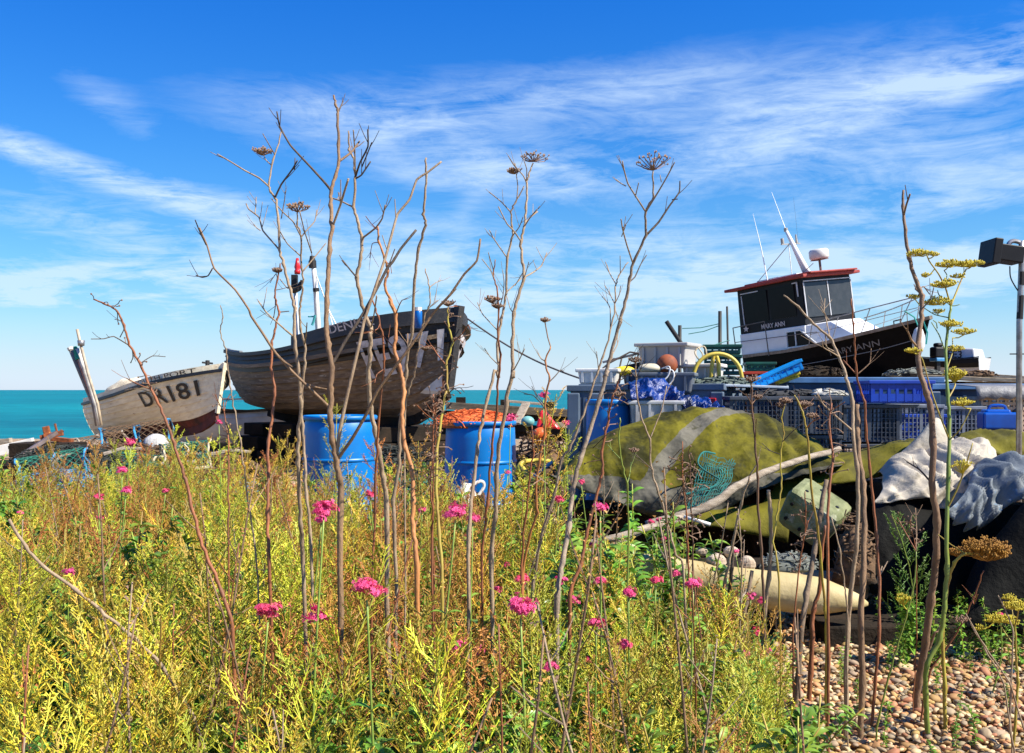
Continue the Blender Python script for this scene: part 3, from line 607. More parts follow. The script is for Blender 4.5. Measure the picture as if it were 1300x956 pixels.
# ------------------------------------------------------------------ barrels, bins, crates, tarpaulins
blue_pl = M('barrel_blue_plastic', (.0, .17, .50), .42, (.0, .12, .38), scale=3, contrast=.3, spec=.5, bump=.04, bscale=4, col3=(.14, .26, .38), s3=9, t3=.66)
def barrel(px, d, top_py, label, w=.6, hgt=.98):
    x = (px-650)/FPX*d; z = gz(x, d)-.05; ztop = EYE+(HOR-top_py)/FPX*d; hh = ztop-z
    t = thing('barrel', label, 'barrel', (x, d, z)); r = w/2
    mb = MB(); prof = [(.001, 0), (r*.9, 0), (r*.95, .02)]
    for k in range(13):
        q = k/12; prof.append((r*(.955+.045*math.sin(math.pi*min(1, max(0, q)))), .04+(hh-.1)*q))
    prof += [(r*.93, hh-.05), (r*.93, hh-.035)]
    mb.lathe(prof, 40); mb.lathe([(r*.86, hh-.02), (r*.85, .1), (.001, .08)], 40); mb.build('body', blue_pl, t, smooth=True)
    mb = MB(); mb.lathe([(r*.93, hh-.04), (r*.99, hh-.038), (r*1.0, hh-.01), (r*.97, hh), (r*.88, hh), (r*.86, hh-.03), (r*.88, hh-.045)], 40); mb.build('rim', blue_pl, t, smooth=True)
    for q in (.36, .68):
        mb = MB(); rr = r*(.955+.045*math.sin(math.pi*q)); mb.lathe([(rr-.005, hh*q-.018), (rr+.007, hh*q-.008), (rr+.007, hh*q+.008), (rr-.005, hh*q+.018)], 40); mb.build('hoop', blue_pl, t, smooth=True)
    return t, (x, d, ztop)
t, bt1 = barrel(432, 8.0, 527, 'open blue plastic barrel in front of the dark fishing boat')
t, bt2 = barrel(610, 8.2, 534, 'blue plastic barrel heaped with orange fishing net')
def net_heap(name, label, cat, c, rx, ry, rz, n, r, mat, seed=1, L_=10, flat=.3, group=None):
    rr = random.Random(seed); mb = MB(); c = Vector(c)
    for i in range(n):
        a = rr.uniform(0, 6.28); u = math.sqrt(rr.random())
        p = Vector((rx*u*math.cos(a), ry*u*math.sin(a), rz*math.sqrt(max(0, 1-u*u))*rr.uniform(.5, 1.08)+rz*.03)); pts = [p]; dd = Vector((rr.uniform(-1, 1), rr.uniform(-1, 1), rr.uniform(-flat, flat))).normalized()
        for k in range(L_):
            dd = (dd+Vector((rr.uniform(-1, 1), rr.uniform(-1, 1), rr.uniform(-flat, flat)))*.55).normalized(); p = p+dd*rx*.11; q = Vector((p.x/rx, p.y/ry, p.z/rz))
            if q.length > 1.05: q = q/q.length*1.03; p = Vector((q.x*rx, q.y*ry, q.z*rz)); dd = -dd
            if p.z < 0: p.z = abs(p.z)*.5
            pts.append(p.copy())
        mb.tube([x+c for x in pts], r*rr.uniform(.7, 1.3), 4, cap=False)
    t = thing(name, label, cat, c, group=group); mb.build('strands', mat, t, True)
    b = MB(); b.ball((0, 0, 0), 1, 9); b.v = [Vector((v.x*rx*.9, v.y*ry*.9, max(v.z, -.05)*rz*.82))*(1+.2*noise.noise(v*2.3+Vector((seed, 0, 0)))) for v in b.v]
    b.build('bundled_net', mat, t, smooth=True); return t
orange_net = M('orange_net', (.72, .16, .03), .9, (.45, .08, .02), scale=30, bump=.6)
net_heap('fishing_net', 'tangled orange fishing net heaped on top of the right hand blue barrel', 'net', (bt2[0]-.05, bt2[1], bt2[2]-.05), .36, .30, .14, 150, .0035, orange_net, 3)
# dark timber wall behind the barrels
def plank_wall(px0, py0, px1, py1, d0, d1, hgt, label):
    a, b = P(px0, py0, d0), P(px1, py1, d1); t = thing('timber_stack', label, 'timber', (a+b)/2-Vector((0, 0, (a.z+b.z)/2)))
    for k in range(4):
        rr = random.Random(k); dz = -k*hgt/4; mb = MB(); mb.beam(a+Vector((rr.uniform(-.1, .1), k*.05, dz)), b+Vector((rr.uniform(-.1, .1), k*.04, dz+rr.uniform(-.05, .05))), .22, hgt/4.6); mb.build('beam', darkwood if k else M('grey_brown_timber', (.16, .12, .08), .85, (.06, .045, .03), scale=5, bump=.5, stretch=(1, 8, 8)), t, True)
    for f in (.15, .5, .85):
        p = a+(b-a)*f; mb = MB(); g0 = gz(p.x, p.y); mb.beam((p.x, p.y+.15, g0-.1), (p.x, p.y+.15, p.z+.12), .12, .12); mb.build('post', darkwood, t, True)
plank_wall(560, 515, 722, 524, 12.5, 12.5, .42, 'stack of dark old beams behind the barrel of orange net')
def board(name, label, cat, a, b, w, hgt, mat, bev=.004):
    a, b = Vector(a), Vector(b); mb = MB(); c = (a+b)/2; mb.beam(a-c, b-c, w, hgt); o = mb.build(name, mat, bev=bev); o.location = c; return tag(o, label, cat)
board('board', 'pale grey board leaning on the dark beams behind the orange net', 'board', P(655, 538, 11.5), P(668, 512, 11.8), .10, .03, drift)
board('board', 'pale worn board lying on top of the dark beams', 'board', P(640, 509, 12.2), P(690, 513, 12.2), .2, .03, drift)
# red fender cone and other plastic
c = P(694, 537, 9.6); mb = MB(); mb.add([(-.11, -.05, -.05), (.14, -.08, -.06), (.10, .12, -.06), (-.08, .1, -.02), (-.06, 0, .14), (.0, .04, .12)], [(3, 2, 1, 0), (0, 1, 4), (1, 2, 5), (2, 3, 5), (3, 0, 4), (1, 5, 4), (3, 4, 5)])
o = mb.build('plastic_scoop', M('bright_red_plastic', (.70, .02, .02), .4, spec=.5), bev=.02); o.location = c; tag(o, 'broken red plastic scoop on the heap right of the net barrel', 'scoop')
c = P(684, 553, 9.4); mb = MB(); mb.ball((0, 0, 0), .07, 10, (1, 1, 1.3)); o = mb.build('net_float', M('orange_float', (.75, .12, .02), .45), smooth=True); o.location = c; o.rotation_euler = (.3, .8, 0); tag(o, 'orange float under the red plastic scoop', 'float')
c = P(670, 535, 10.2); mb = MB(); mb.ball((0, 0, 0), .07, 10, (1, 1, .8)); o = mb.build('net_float', M('teal_float', (.18, .42, .40), .5), smooth=True); o.location = c; tag(o, 'dull turquoise float left of the red plastic scoop', 'float')
brown_net = M('brown_net', (.16, .09, .045), .95, (.07, .04, .02), scale=30, bump=.6)
green_net = M('green_net', (.01, .15, .10), .9, (.008, .06, .045), scale=30, bump=.6)
blue_rope = M('light_blue_rope', (.03, .26, .50), .85, (.02, .05, .09), scale=9, contrast=.7, bump=.5)
cream_rope = M('cream_rope', (.50, .42, .28), .9, (.33, .27, .18), scale=30, bump=.5)
def ground_at(px, d): x = (px-650)/FPX*d; return Vector((x, d, gz(x, d)))
net_heap('fishing_net', 'brown net heap behind the yellow hose, right of the net barrel', 'net', ground_at(690, 9.8)+Vector((0, 0, .0)), .55, .45, .78, 240, .006, brown_net, 5)
net_heap('rope_heap', 'small heap of green rope between the two blue barrels', 'rope', ground_at(520, 9.6), .35, .3, .40, 140, .007, green_net, 6)
net_heap('fishing_net', 'dark net heap under the bow of the dark fishing boat', 'net', ground_at(500, 12.0), .9, .5, .55, 240, .008, M('dark_net', (.03, .035, .03), .95), 7)
mb = MB(); pts = curve([P(654, 603, 7.6), P(662, 588, 7.6), P(676, 585, 7.7), P(694, 585, 7.7), P(700, 588, 7.9)], 6); mb.tube(pts, .018, 8); pts = curve([P(660, 590, 7.6), P(668, 600, 7.5), P(672, 605, 7.5)], 5); mb.tube(pts, .018, 8)
tag(mb.build('hose', M('yellow_hose', (.62, .46, .06), .5), smooth=True), 'yellow hose looped on the debris right of the net barrel', 'hose')
mb = MB(); mb.tube(curve([P(675, 608, 7.3), P(688, 597, 7.4), P(702, 586, 7.5)], 5), .014, 8); tag(mb.build('hose', M('grey_hose', (.42, .42, .42), .5), smooth=True), 'grey hose end beside the yellow hose', 'hose')
# white jug beside the barrel
c = ground_at(586, 7.2); c.z = 1.25-130/1250*7.2-.12; c.z -= .05; o = thing('jug', 'dirty white plastic jug beside the net barrel', 'jug', c, (0, R(12), .4))
mb = MB(); mb.lathe([(.001, 0), (.075, 0), (.08, .02), (.08, .17), (.04, .22), (.03, .24), (.001, .24)], 16); mb.build('body', white, o, smooth=True); mb = MB(); mb.tube(curve([(0, 0, .2), (.09, 0, .27), (.13, 0, .24), (.09, 0, .14)], 5), .012, 6); mb.build('handle', white, o)
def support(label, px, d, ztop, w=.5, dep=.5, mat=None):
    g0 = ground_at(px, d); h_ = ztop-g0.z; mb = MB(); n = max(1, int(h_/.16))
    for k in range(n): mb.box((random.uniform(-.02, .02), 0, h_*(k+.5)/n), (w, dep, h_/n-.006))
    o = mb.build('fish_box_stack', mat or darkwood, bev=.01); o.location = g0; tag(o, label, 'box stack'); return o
support('low stack of dark wooden boxes under the white jug', 588, 7.3, .48, .3, .3)
# ---- lobster pots on the left
def lobster_pot(label, px, py, d, yaw, rope, netm, w=.72, dp=.46, hh=.40, group='lobster pots by the cream boat'):
    c = P(px, py, d)-Vector((0, 0, .10)); t = thing('lobster_pot', label, 'lobster pot', c, (R(random.uniform(-8, 8)), R(random.uniform(-10, 10)), yaw), group)
    mb = MB()
    for y in (-dp/2, dp/2): mb.tube([(-w/2, y, 0), (w/2, y, 0)], .018, 6)
    for x in (-w/2, 0, w/2): mb.tube([(x, -dp/2, 0), (x, dp/2, 0)], .016, 6)
    mb.build('base_frame', cream_rope, t)
    for x in (-w/2, 0, w/2):
        mb = MB(); mb.tube([(x+random.uniform(-.04, .04)*math.sin(a), -dp/2*math.cos(a), hh*math.sin(a)*random.uniform(.93, 1)) for a in np.linspace(0, math.pi, 12)], .013, 6); mb.build('hoop', rope, t)
    mb = MB()
    for i in range(14):
        a = math.pi*i/13
        for j in range(8):
            x0, x1 = -w/2+w*j/8, -w/2+w*(j+1)/8; a1 = min(math.pi, a+math.pi/13)
            p0 = (x0, -dp/2*math.cos(a), hh*math.sin(a)*.98)
            mb.tube([p0, (x1, -dp/2*math.cos(a1), hh*math.sin(a1)*.98)], .0035, 3, False); mb.tube([(x0, -dp/2*math.cos(a1), hh*math.sin(a1)*.98), (x1, -dp/2*math.cos(a), hh*math.sin(a)*.98)], .0035, 3, False)
    mb.build('netting', netm, t)
    return t
lobster_pot('lobster pot with blue and turquoise roped hoops in front of the cream boat', 178, 570, 11.2, .2, blue_rope, brown_net)
lobster_pot('green netted lobster pot with cream rope base, left of the blue roped pot', 148, 582, 10.6, -.1, cream_rope, green_net, 1.0, .5, .18)
lobster_pot('lobster pot with tan hoops, left end of the row of pots', 128, 572, 11.8, .9, drift, brown_net, .6, .4, .3)
lobster_pot('small cream hooped lobster pot at the right end of the row of pots', 238, 584, 10.6, .4, cream_rope, green_net, .45, .4, .3)
lobster_pot('blue roped lobster pot lying low among the weeds on the left', 70, 600, 9.5, .5, blue_rope, green_net, .6, .45, .3)
net_heap('rope_heap', 'heap of light blue and dark rope at the left edge of the pots', 'rope', ground_at(75, 9.3), .65, .5, .50, 380, .006, blue_rope, 11)
net_heap('fishing_net', 'heap of dark green net under the lobster pots', 'net', ground_at(170, 10.2), 1.0, .6, .50, 420, .005, green_net, 12)
net_heap('fishing_net', 'low brown net heap beneath the bow of the cream boat', 'net', ground_at(275, 11.5), .7, .5, .5, 240, .009, brown_net, 13)
net_heap('rope_heap', 'low tangle of blue rope right of the lobster pots', 'rope', ground_at(300, 9.8), .4, .35, .36, 160, .006, blue_rope, 14)
c = P(200, 566, 11.0); mb = MB(); mb.ball((0, 0, 0), .15, 10, (1, 1, .9)); mb.v = [v*(1+.15*noise.noise(v*9)) for v in mb.v]; o = mb.build('plastic_bag', M('clear_bag', (.5, .48, .45), .3, (.35, .33, .3), bump=.5), smooth=True); o.location = c; tag(o, 'crumpled pale plastic bag in the blue roped lobster pot', 'bag')
for k, (a, b, w, hh, mt, lab) in enumerate([
    ((28, 578, 10.6), (72, 549, 10.8), .10, .04, M('purple_brown_beam', (.10, .07, .06), .6, (.2, .15, .14)), 'dark beam sloping up to the rusty winch on the left'),
    ((15, 568, 11.4), (48, 562, 11.2), .10, .04, darkwood, 'short dark beam lying across the white plank'),
    ((66, 557, 11.2), (92, 560, 11.2), .08, .05, rust, 'rust orange bar to the right of the rusty winch')]):
    board('beam', lab, 'beam', P(*a), P(*b), w, hh, mt)
c = P(68, 552, 11.0); o = thing('winch', 'rusty iron winch on the heap at the left', 'winch', c, (0, R(-12), .3))
mb = MB(); mb.box((0, 0, 0), (.20, .08, .06)); mb.box((-.06, 0, .06), (.07, .06, .10)); mb.build('frame', rust, o, bev=.006); mb = MB(); mb.tube([(.04, 0, 0), (.04, 0, .12)], .012, 6); mb.tube([(.08, 0, .01), (.1, 0, .03)], .02, 6); mb.build('lever', rust, o)
mb = MB(); mb.tube([(-.14, 0, 0), (-.02, 0, 0)], .025, 8); mb.build('drum', rust, o)
support('heap of dark boxes under the rusty winch', 62, 11.1, .66, .7, .4)
board('board', 'broad white painted plank at the left edge, resting on shingle', 'board', P(-60, 586, 11.5), P(43, 562, 11.7), .12, .12, white)
support('dark timber supporting the white plank at the left edge', -12, 11.6, .44, .9, .3, M('orange_brown_stone', (.42, .26, .12), .9, (.2, .1, .05), scale=8, bump=.8))
board('pole', 'grey wooden pole end at the far left, above the white plank', 'pole', P(-30, 566, 12.5), P(14, 559, 12.5), .09, .06, drift)
# ---- bins
bin_g = M('grey_bin_plastic', (.125, .165, .22), .5, (.09, .12, .16), scale=3, spec=.4, col3=(.25, .25, .24), s3=8, t3=.66)
bin_d = M('navy_bin_plastic', (.02, .055, .12), .45, (.015, .035, .08), scale=4)
rim_b = M('pale_blue_rim', (.06, .16, .34), .5, (.04, .11, .25), scale=8)
def pallet_bin(label, low, px, py, d, w, dp, yaw, body, rim, hh=.62, stack=True, anchor=-.5, group=None):
    "anchor: x fraction of the front edge that sits at px,py (top)"
    Rm = Matrix.Rotation(yaw, 3, 'Z'); top = P(px, py, d); loc = top-Rm @ Vector((anchor*w, -dp/2, 0)); zt = top.z
    g0 = gz(loc.x, loc.y); n = 2 if stack else 1; hh = (zt-g0)/n; last = None
    for k in range(n):
        lab = label if k == n-1 else 'lower bin of the stack: '+low
        t = thing('pallet_bin', lab, 'bin', (loc.x, loc.y, g0+hh*k), (0, 0, yaw), group); th = .05
        mb = MB(); b0 = .08
        mb.box((0, -dp/2+th/2, (hh+b0)/2), (w, th, hh-b0)); mb.box((0, dp/2-th/2, (hh+b0)/2), (w, th, hh-b0)); mb.box((-w/2+th/2, 0, (hh+b0)/2), (th-.004, dp-2*th-.004, hh-b0-.002)); mb.box((w/2-th/2, 0, (hh+b0)/2), (th-.004, dp-2*th-.004, hh-b0-.002)); mb.box((0, 0, b0+.02), (w-2*th-.01, dp-2*th-.01, .03))
        mb.build('body', body, t, bev=.01)
        mb = MB()
        for sy in (-1, 1): mb.box((0, sy*dp/2, hh-.025), (w+.05, .05, .05))
        for sx in (-1, 1): mb.box((sx*w/2, 0, hh-.028), (.05, dp-.052, .05))
        mb.build('rim', rim, t, bev=.006)
        mb = MB(); nr = 5
        for i in range(nr):
            x = -w/2+w*(i+.5)/nr; mb.box((x, -dp/2-.012, hh*.52), (.03, .022, hh-.22))
        for i in range(4): y = -dp/2+dp*(i+.5)/4; mb.box((w/2+.012, y, hh*.52), (.022, .03, hh-.22)); mb.box((-w/2-.012, y, hh*.52), (.022, .03, hh-.22))
        mb.build('rib', body, t)
        for sx in (-1, 1):
            mb = MB(); mb.box((sx*(w/2-.03), -dp/2-.008, hh*.48), (.10, .05, hh-.10)); mb.build('corner_post', body, t, bev=.01)
        last = t
    return last
b1 = pallet_bin('grey plastic pallet bin behind the left of the green tarpaulin', 'grey, behind the left of the tarpaulin', 916, 487, 7.55, 1.12, 1.0, R(-22), bin_g, bin_g, anchor=.5)
for sx in (.46,):
    mb = MB(); mb.box((sx*1.12-.02, -.54, .50), (.06, .02, .07)); mb.box((.60, -.44, .50), (.02, .08, .08)); mb.build('red_latch', M('red_latch', (.62, .02, .02), .45), b1, bev=.004)
mb = MB(); mb.box((-.47, -.545, .48), (.06, .02, .08)); mb.build('red_latch', MATS['red_latch'], b1, bev=.004)
b0_ = pallet_bin('blue grey upright bin with dark side, left end of the pile', 'blue grey, at the left end', 724, 489, 7.9, .25, .7, R(-14), bin_g, bin_g, anchor=-.5)
b3 = pallet_bin('navy plastic pallet bin with pale blue rim behind the mesh crates', 'navy, behind the mesh crates', 988, 479, 8.3, 1.34, .9, R(-3), bin_d, rim_b, anchor=-.5)
b4 = pallet_bin('navy plastic pallet bin with pale blue rim at the right end of the pile', 'navy, at the right end of the pile', 1180, 487, 8.1, .95, .9, R(2), bin_d, rim_b, anchor=-.5)
# ---- crates
def crate(name, label, cat, c, w, dp, hh, yaw, mat, tilt=0, roll=0, mesh_=False, slots=2, group=None, nv=None, z_is_top=True):
    Rm = Euler((roll, tilt, yaw)).to_matrix(); loc = Vector(c)-Rm @ Vector((0, 0, hh if z_is_top else 0))
    t = thing(name, label, cat, loc, (roll, tilt, yaw), group); th = .012
    mb = MB()
    if mesh_:
        def wall(ax, s_, ln, off):
            n = max(6, int(ln/.028)); m2 = max(5, int(hh/.032))
            for i in range(n+1):
                u = -ln/2+ln*i/n; wdt = .022 if i in (0, n, n//2) else .006
                c_ = (u, s_*off, hh/2) if ax == 0 else (s_*off, u, hh/2); mb.box(c_, (wdt, .010, hh-.02) if ax == 0 else (.010, wdt, hh-.02))
            for j in range(1, m2):
                z = hh*j/m2; c_ = (0, s_*off+.0015, z) if ax == 0 else (s_*off+.0015, 0, z); mb.box(c_, (ln-.01, .008, .005) if ax == 0 else (.008, ln-.01, .005))
        wall(0, -1, w, dp/2-.006); wall(0, 1, w, dp/2-.006); wall(1, -1, dp-.03, w/2-.006); wall(1, 1, dp-.03, w/2-.006)
    else:
        zs = [0]+[hh*(k+1)/(slots+1) for k in range(slots)]+[hh]
        bar = hh*.62/(slots+1)
        for k in range(slots+1):
            z = hh*(k+.5)/(slots+1)
            for s_ in (-1, 1): mb.box((0, s_*(dp/2-th/2), z), (w-.004, th, bar)); mb.box((s_*(w/2-th/2), 0, z), (th, dp-2*th-.004, bar))
        n = max(4, int(w/.06))
        for i in range(n+1):
            x = -w/2+.012+(w-.024)*i/n
            for s_ in (-1, 1): mb.box((x, s_*(dp/2-th/2), hh/2), (.016, th+.004, hh-.02))
        for i in range(n):
            y = -dp/2+.02+(dp-.04)*i/(n-1)
            for s_ in (-1, 1): mb.box((s_*(w/2-th/2), y, hh/2), (th+.004, .016, hh-.02))
    mb.build('side_walls', mat, t)
    mb = MB(); mb.box((0, 0, .008), (w-.01, dp-.01, .012)); mb.build('base', mat, t)
    mb = MB()
    for s_ in (-1, 1): mb.box((0, s_*dp/2, hh-.014), (w+.03, .028, .026)); mb.box((s_*w/2, 0, hh-.0145), (.028, dp-.03, .026))
    mb.build('rim', mat, t, bev=.004)
    return t
gm1 = M('grey_crate_plastic', (.055, .065, .085), .5, (.03, .036, .05), scale=8)
gm2 = M('pale_grey_crate_plastic', (.20, .22, .27), .5, (.12, .14, .18), scale=8)
green_c = M('dark_green_crate', (.005, .105, .065), .5, (.004, .06, .04), scale=8)
brown_c = M('brown_crate', (.42, .25, .14), .6, (.28, .16, .09), scale=8)
red_c = M('red_crate', (.50, .05, .02), .5)
blue_c = M('bright_blue_crate', (.0, .045, .40), .45, (.0, .03, .30), scale=6, spec=.5)
sky_c = M('sky_blue_crate', (.0, .32, .75), .4, (.0, .24, .6), scale=6, spec=.5)
yel_c = M('yellow_crate', (.75, .58, .03), .45)
mesh_crates = [
 (957, 503, 7.15, gm1, 'grey mesh crate, left one of the row behind the green tarpaulin, top of its stack'),
 (957, 551, 7.18, gm1, 'grey mesh crate, left one of the row behind the green tarpaulin, lower in its stack'),
 (1026, 503, 7.2, gm1, 'grey mesh crate, second of the row behind the green tarpaulin, top of its stack'),
 (1026, 551, 7.23, gm1, 'grey mesh crate, second of the row behind the green tarpaulin, lower in its stack'),
 (1098, 513, 7.3, gm1, 'dark grey mesh crate directly under the bright blue crate'),
 (1098, 562, 7.3, gm1, 'dark grey mesh crate low beneath the bright blue crate'),
 (1160, 513, 7.45, gm2, 'paler grey mesh crate under the right end of the bright blue crate'),
 (1160, 558, 7.45, gm2, 'paler grey mesh crate behind the tip of the silver sheet'),
 (1213, 515, 7.7, gm2, 'pale grey mesh crate right of the tall fennel, left of the slatted crate')]
for (px, py, d, mt, lab) in mesh_crates: crate('mesh_crate', lab, 'crate', P(px, py, d), .375 if px < 1150 else .30, .34, .27, R(-4), mt, mesh_=True, group='mesh crates')
for k, (px, d) in enumerate(((957, 7.25), (1026, 7.3), (1098, 7.4), (1160, 7.5), (1213, 7.8))):
    zt = P(px, [600, 600, 611, 604, 562][k], d).z
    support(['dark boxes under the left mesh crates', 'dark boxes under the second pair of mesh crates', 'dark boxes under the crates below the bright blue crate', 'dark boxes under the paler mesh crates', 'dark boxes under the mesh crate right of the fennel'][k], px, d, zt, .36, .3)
crate('plastic_crate', 'bright blue plastic crate on top of the dark mesh crates', 'crate', P(1134, 483, 7.25), .44, .36, .165, R(-3), blue_c, slots=1)
mb = MB(); mb.box((0, -.186, .148), (.09, .012, .022)); mb.build('handle_slot', blackp, bpy.data.objects['plastic_crate'])
crate('plastic_crate', 'blue plastic crate end showing behind the mesh of the grey crates', 'crate', P(1166, 525, 7.6), .3, .3, .2, R(-3), blue_c, slots=1)
# wooden slatted crate and cover on the right
c = P(1262, 503, 7.75); o = crate('slatted_crate', 'pale slatted wooden crate under a grey cover at the right', 'crate', c, .40, .35, .30, R(2), M('pale_slats', (.48, .38, .28), .8, (.3, .2, .13), scale=12), slots=7)
mb = MB(); nx = 14
for i in range(nx+1):
    x = -.25+.5*i/nx; mb.v += [Vector((x, -.24, -.09-.012*math.sin(i*2.1))), Vector((x, -.21, .0)), Vector((x, .24, .02))]; 
mb.f = [(3*i+k, 3*i+3+k, 3*i+4+k, 3*i+1+k) for i in range(nx) for k in (0, 1)]; mb.mi = [0]*len(mb.f)
o = mb.build('cover', M('grey_cover', (.17, .17, .18), .6, (.1, .1, .11), bump=.3), smooth=True, solid=.006); o.location = P(1263, 491, 7.75); tag(o, 'grey sheet draped over the slatted wooden crate', 'cover')
support('dark boxes under the slatted wooden crate', 1262, 7.8, P(0, 552, 7.8).z, .4, .34)
# blue canister
c = P(1268, 546, 6.9); o = thing('canister', 'glossy blue plastic canister lying at the right, in front of the slatted crate', 'canister', c, (0, 0, R(-8)))
mb = MB(); mb.box((0, 0, .065), (.25, .16, .12)); mb.box((-.02, 0, .13), (.17, .12, .03)); mb.build('body', M('canister_blue', (.0, .08, .42), .3, (.0, .05, .3), spec=.6), o, bev=.03); mb = MB(); mb.tube(curve([(-.07, 0, .14), (-.05, 0, .17), (.03, 0, .17), (.05, 0, .14)], 4), .01, 6); mb.build('handle', MATS['canister_blue'], o)
mb = MB(); mb.tube([(.10, .0, .12), (.14, 0, .15)], .02, 8); mb.build('cap', blackp, o)
# things on the grey bin
tote = M('cloudy_tote_plastic', (.50, .48, .45), .35, (.48, .46, .45), scale=5, spec=.5, trans=.25)
def tote_box(name, label, px, py, d, w, dp, hh, yaw, mat, lid=True, taper=.9):
    top = P(px, py, d); loc = top-Vector((0, 0, hh)); t = thing(name, label, 'box', loc, (0, 0, yaw)); mb = MB(); mb.box((0, 0, hh/2), (w, dp, hh), taper=taper)
    if not lid: mb.f = [f for f in mb.f if f != (4, 5, 6, 7)]
    mb.build('body', mat, t, bev=.012, solid=0 if lid else .008)
    mb = MB()
    if lid: mb.box((0, 0, hh+.004), (w+.05, dp+.05, .03))
    else:
        for s_ in (-1, 1): mb.box((0, s_*dp/2, hh-.01), (w+.04, .03, .03)); mb.box((s_*w/2, 0, hh-.01), (.03, dp-.032, .03))
    mb.build('lid' if lid else 'rim', mat, t, bev=.008)
    mb = MB()
    for i in range(4): x = w*(-.375+.25*i); mb.box((x, -dp/2-.001, hh*.5), (.018, .025, hh*.8))
    mb.build('rib', mat, t); return t
tote_box('storage_box', 'cloudy white storage box with lid, highest box above the grey bin', 848, 439, 8.35, .42, .34, .19, R(-28), tote)
tote_box('storage_box', 'low cream box under the yellow hoops, right below the cloudy storage box', 893, 465, 8.25, .30, .3, .14, R(-20), M('cream_box', (.64, .60, .52), .5, (.5, .46, .4)))
tote_box('plastic_tub', 'slate grey plastic tub below the orange float', 845, 474, 7.7, .44, .3, .15, R(-15), M('slate_tub', (.12, .14, .16), .5, (.09, .1, .12)), lid=False)
tote_box('plastic_tub', 'dark blue grey tub with cream float on it, left of the slate tub', 815, 470, 8.3, .30, .3, .12, R(-10), bin_d, lid=False)
tote_box('plastic_tub', 'white plastic tub on the left end of the bins', 762, 469, 8.2, .32, .3, .12, R(-15), white, lid=False)
tote_box('plastic_tub', 'dirty white tub in front of the grey bin, beneath the blue tarpaulin', 832, 509, 7.1, .36, .3, .22, R(-6), M('dirty_white_tub', (.45, .45, .46), .5, (.3, .29, .29), scale=6), lid=False)
mb = MB(); mb.ball((0, 0, 0), .085, 12); o = mb.build('ball_float', M('rusty_orange_float', (.30, .07, .018), .75, (.13, .03, .012), scale=14, contrast=.4), smooth=True); o.location = P(847, 463, 8.0); tag(o, 'rusty orange ball float in front of the cloudy storage box', 'float')
mb = MB(); mb.ball((0, 0, 0), .085, 10, (1, 1, .5)); o = mb.build('net_float', M('cream_float', (.60, .53, .38), .6), smooth=True); o.location = P(826, 468, 8.0); o.scale = (1.2, 1, 1); tag(o, 'flattened cream float left of the rusty orange ball', 'float')
mb = MB(); mb.ball((0, 0, 0), .06, 8, (1, 1, .7)); o = mb.build('net_float', yel_c, smooth=True); o.location = P(793, 471, 8.2); o.scale = (1.5, 1, 1); tag(o, 'small yellow float on the bins, left of the cream float', 'float')
board('pole', 'dark painted pole lying on the tubs, left of the cloudy storage box', 'pole', P(775, 473, 8.6), P(832, 460, 8.5), .09, .06, dark_metal)
board('pole', 'thin grey pole behind the dark pole on the tubs', 'pole', P(765, 460, 8.8), P(825, 445, 8.7), .02, .02, steel)
mb = MB()
for a, b in (((772, 462), (800, 447)), ((800, 447), (830, 452)), ((786, 470), (790, 452)), ((805, 466), (812, 446)), ((765, 468), (780, 455))): mb.tube([P(*a, 8.7), P(*b, 8.75)], .008, 5)
tag(mb.build('wire_frame', M('brown_wire', (.07, .05, .04), .7)), 'bent brown wire frame on the tubs left of the storage box', 'frame')
for k, (cx, w, top, lab) in enumerate(((911, 31, 449, 'yellow hose bent in a wide hoop above the grey bin'), (908, 5, 451, 'narrow yellow hose loop inside the wide yellow hoop'))):
    mb = MB(); d = 7.9; pts = [P(cx-w*math.cos(a), 486-(486-top)*math.sin(a)**.8, d+.05*k) for a in np.linspace(0, math.pi, 20)]; mb.tube(pts, .016, 8); tag(mb.build('hose_hoop', MATS['yellow_hose'], smooth=True), lab, 'hose')
net_heap('rope_heap', 'grey rope and wire coil at the foot of the yellow hoops', 'rope', P(915, 492, 7.9), .27, .16, .09, 60, .008, M('greenish_rope', (.10, .13, .11), .9), 21)
mb = MB()
for q, (a, b, c_, e) in enumerate((((824, 494), (846, 480), (850, 466), (840, 468)), ((833, 498), (852, 486), (855, 472), (844, 467)))): mb.tube(curve([P(*a, 7.5), P(*b, 7.5), P(*c_, 7.5), P(*e, 7.55)], 6), .006, 6)
tag(mb.build('cord', white, smooth=True), 'white cord hanging in loops over the slate tub', 'cord')
mb = MB(); mb.tube(curve([P(886, 441, 8.1), P(892, 450, 8.05), P(889, 458, 8.05), P(882, 446, 8.1), P(894, 440, 8.15), P(898, 455, 8.1)], 6), .006, 6); tag(mb.build('cord', cream_rope, smooth=True), 'tan cord looped over the corner of the cloudy storage box', 'cord')
gc = [(917, 440, 'topmost dark green crate with tan rim, right of the storage box'), (917, 453, 'dark green crate, second from the top of its stack'), (918, 466, 'dark green crate, third from the top of its stack')]
for (px, py, lab) in gc: crate('plastic_crate', lab, 'crate', P(px, py-2, 9.3), .33, .3, .092, R(-12), green_c, slots=1, group='stacked crates')
crate('plastic_crate', 'tan brown crate at the bottom of the green crate stack', 'crate', P(919, 478, 9.3), .34, .3, .085, R(-12), brown_c, slots=1, group='stacked crates')
support('dark boxes under the stack of green crates', 919, 9.35, P(0, 489, 9.35).z, .34, .3)
crate('plastic_crate', 'dark green crate with tan top, second stack under the cabin boat', 'crate', P(964, 460, 9.6), .26, .3, .09, R(-8), green_c, slots=1, group='stacked crates')
crate('plastic_crate', 'orange red crate below a green one, under the cabin boat', 'crate', P(962, 472, 9.6), .28, .3, .08, R(-8), red_c, slots=1, group='stacked crates')
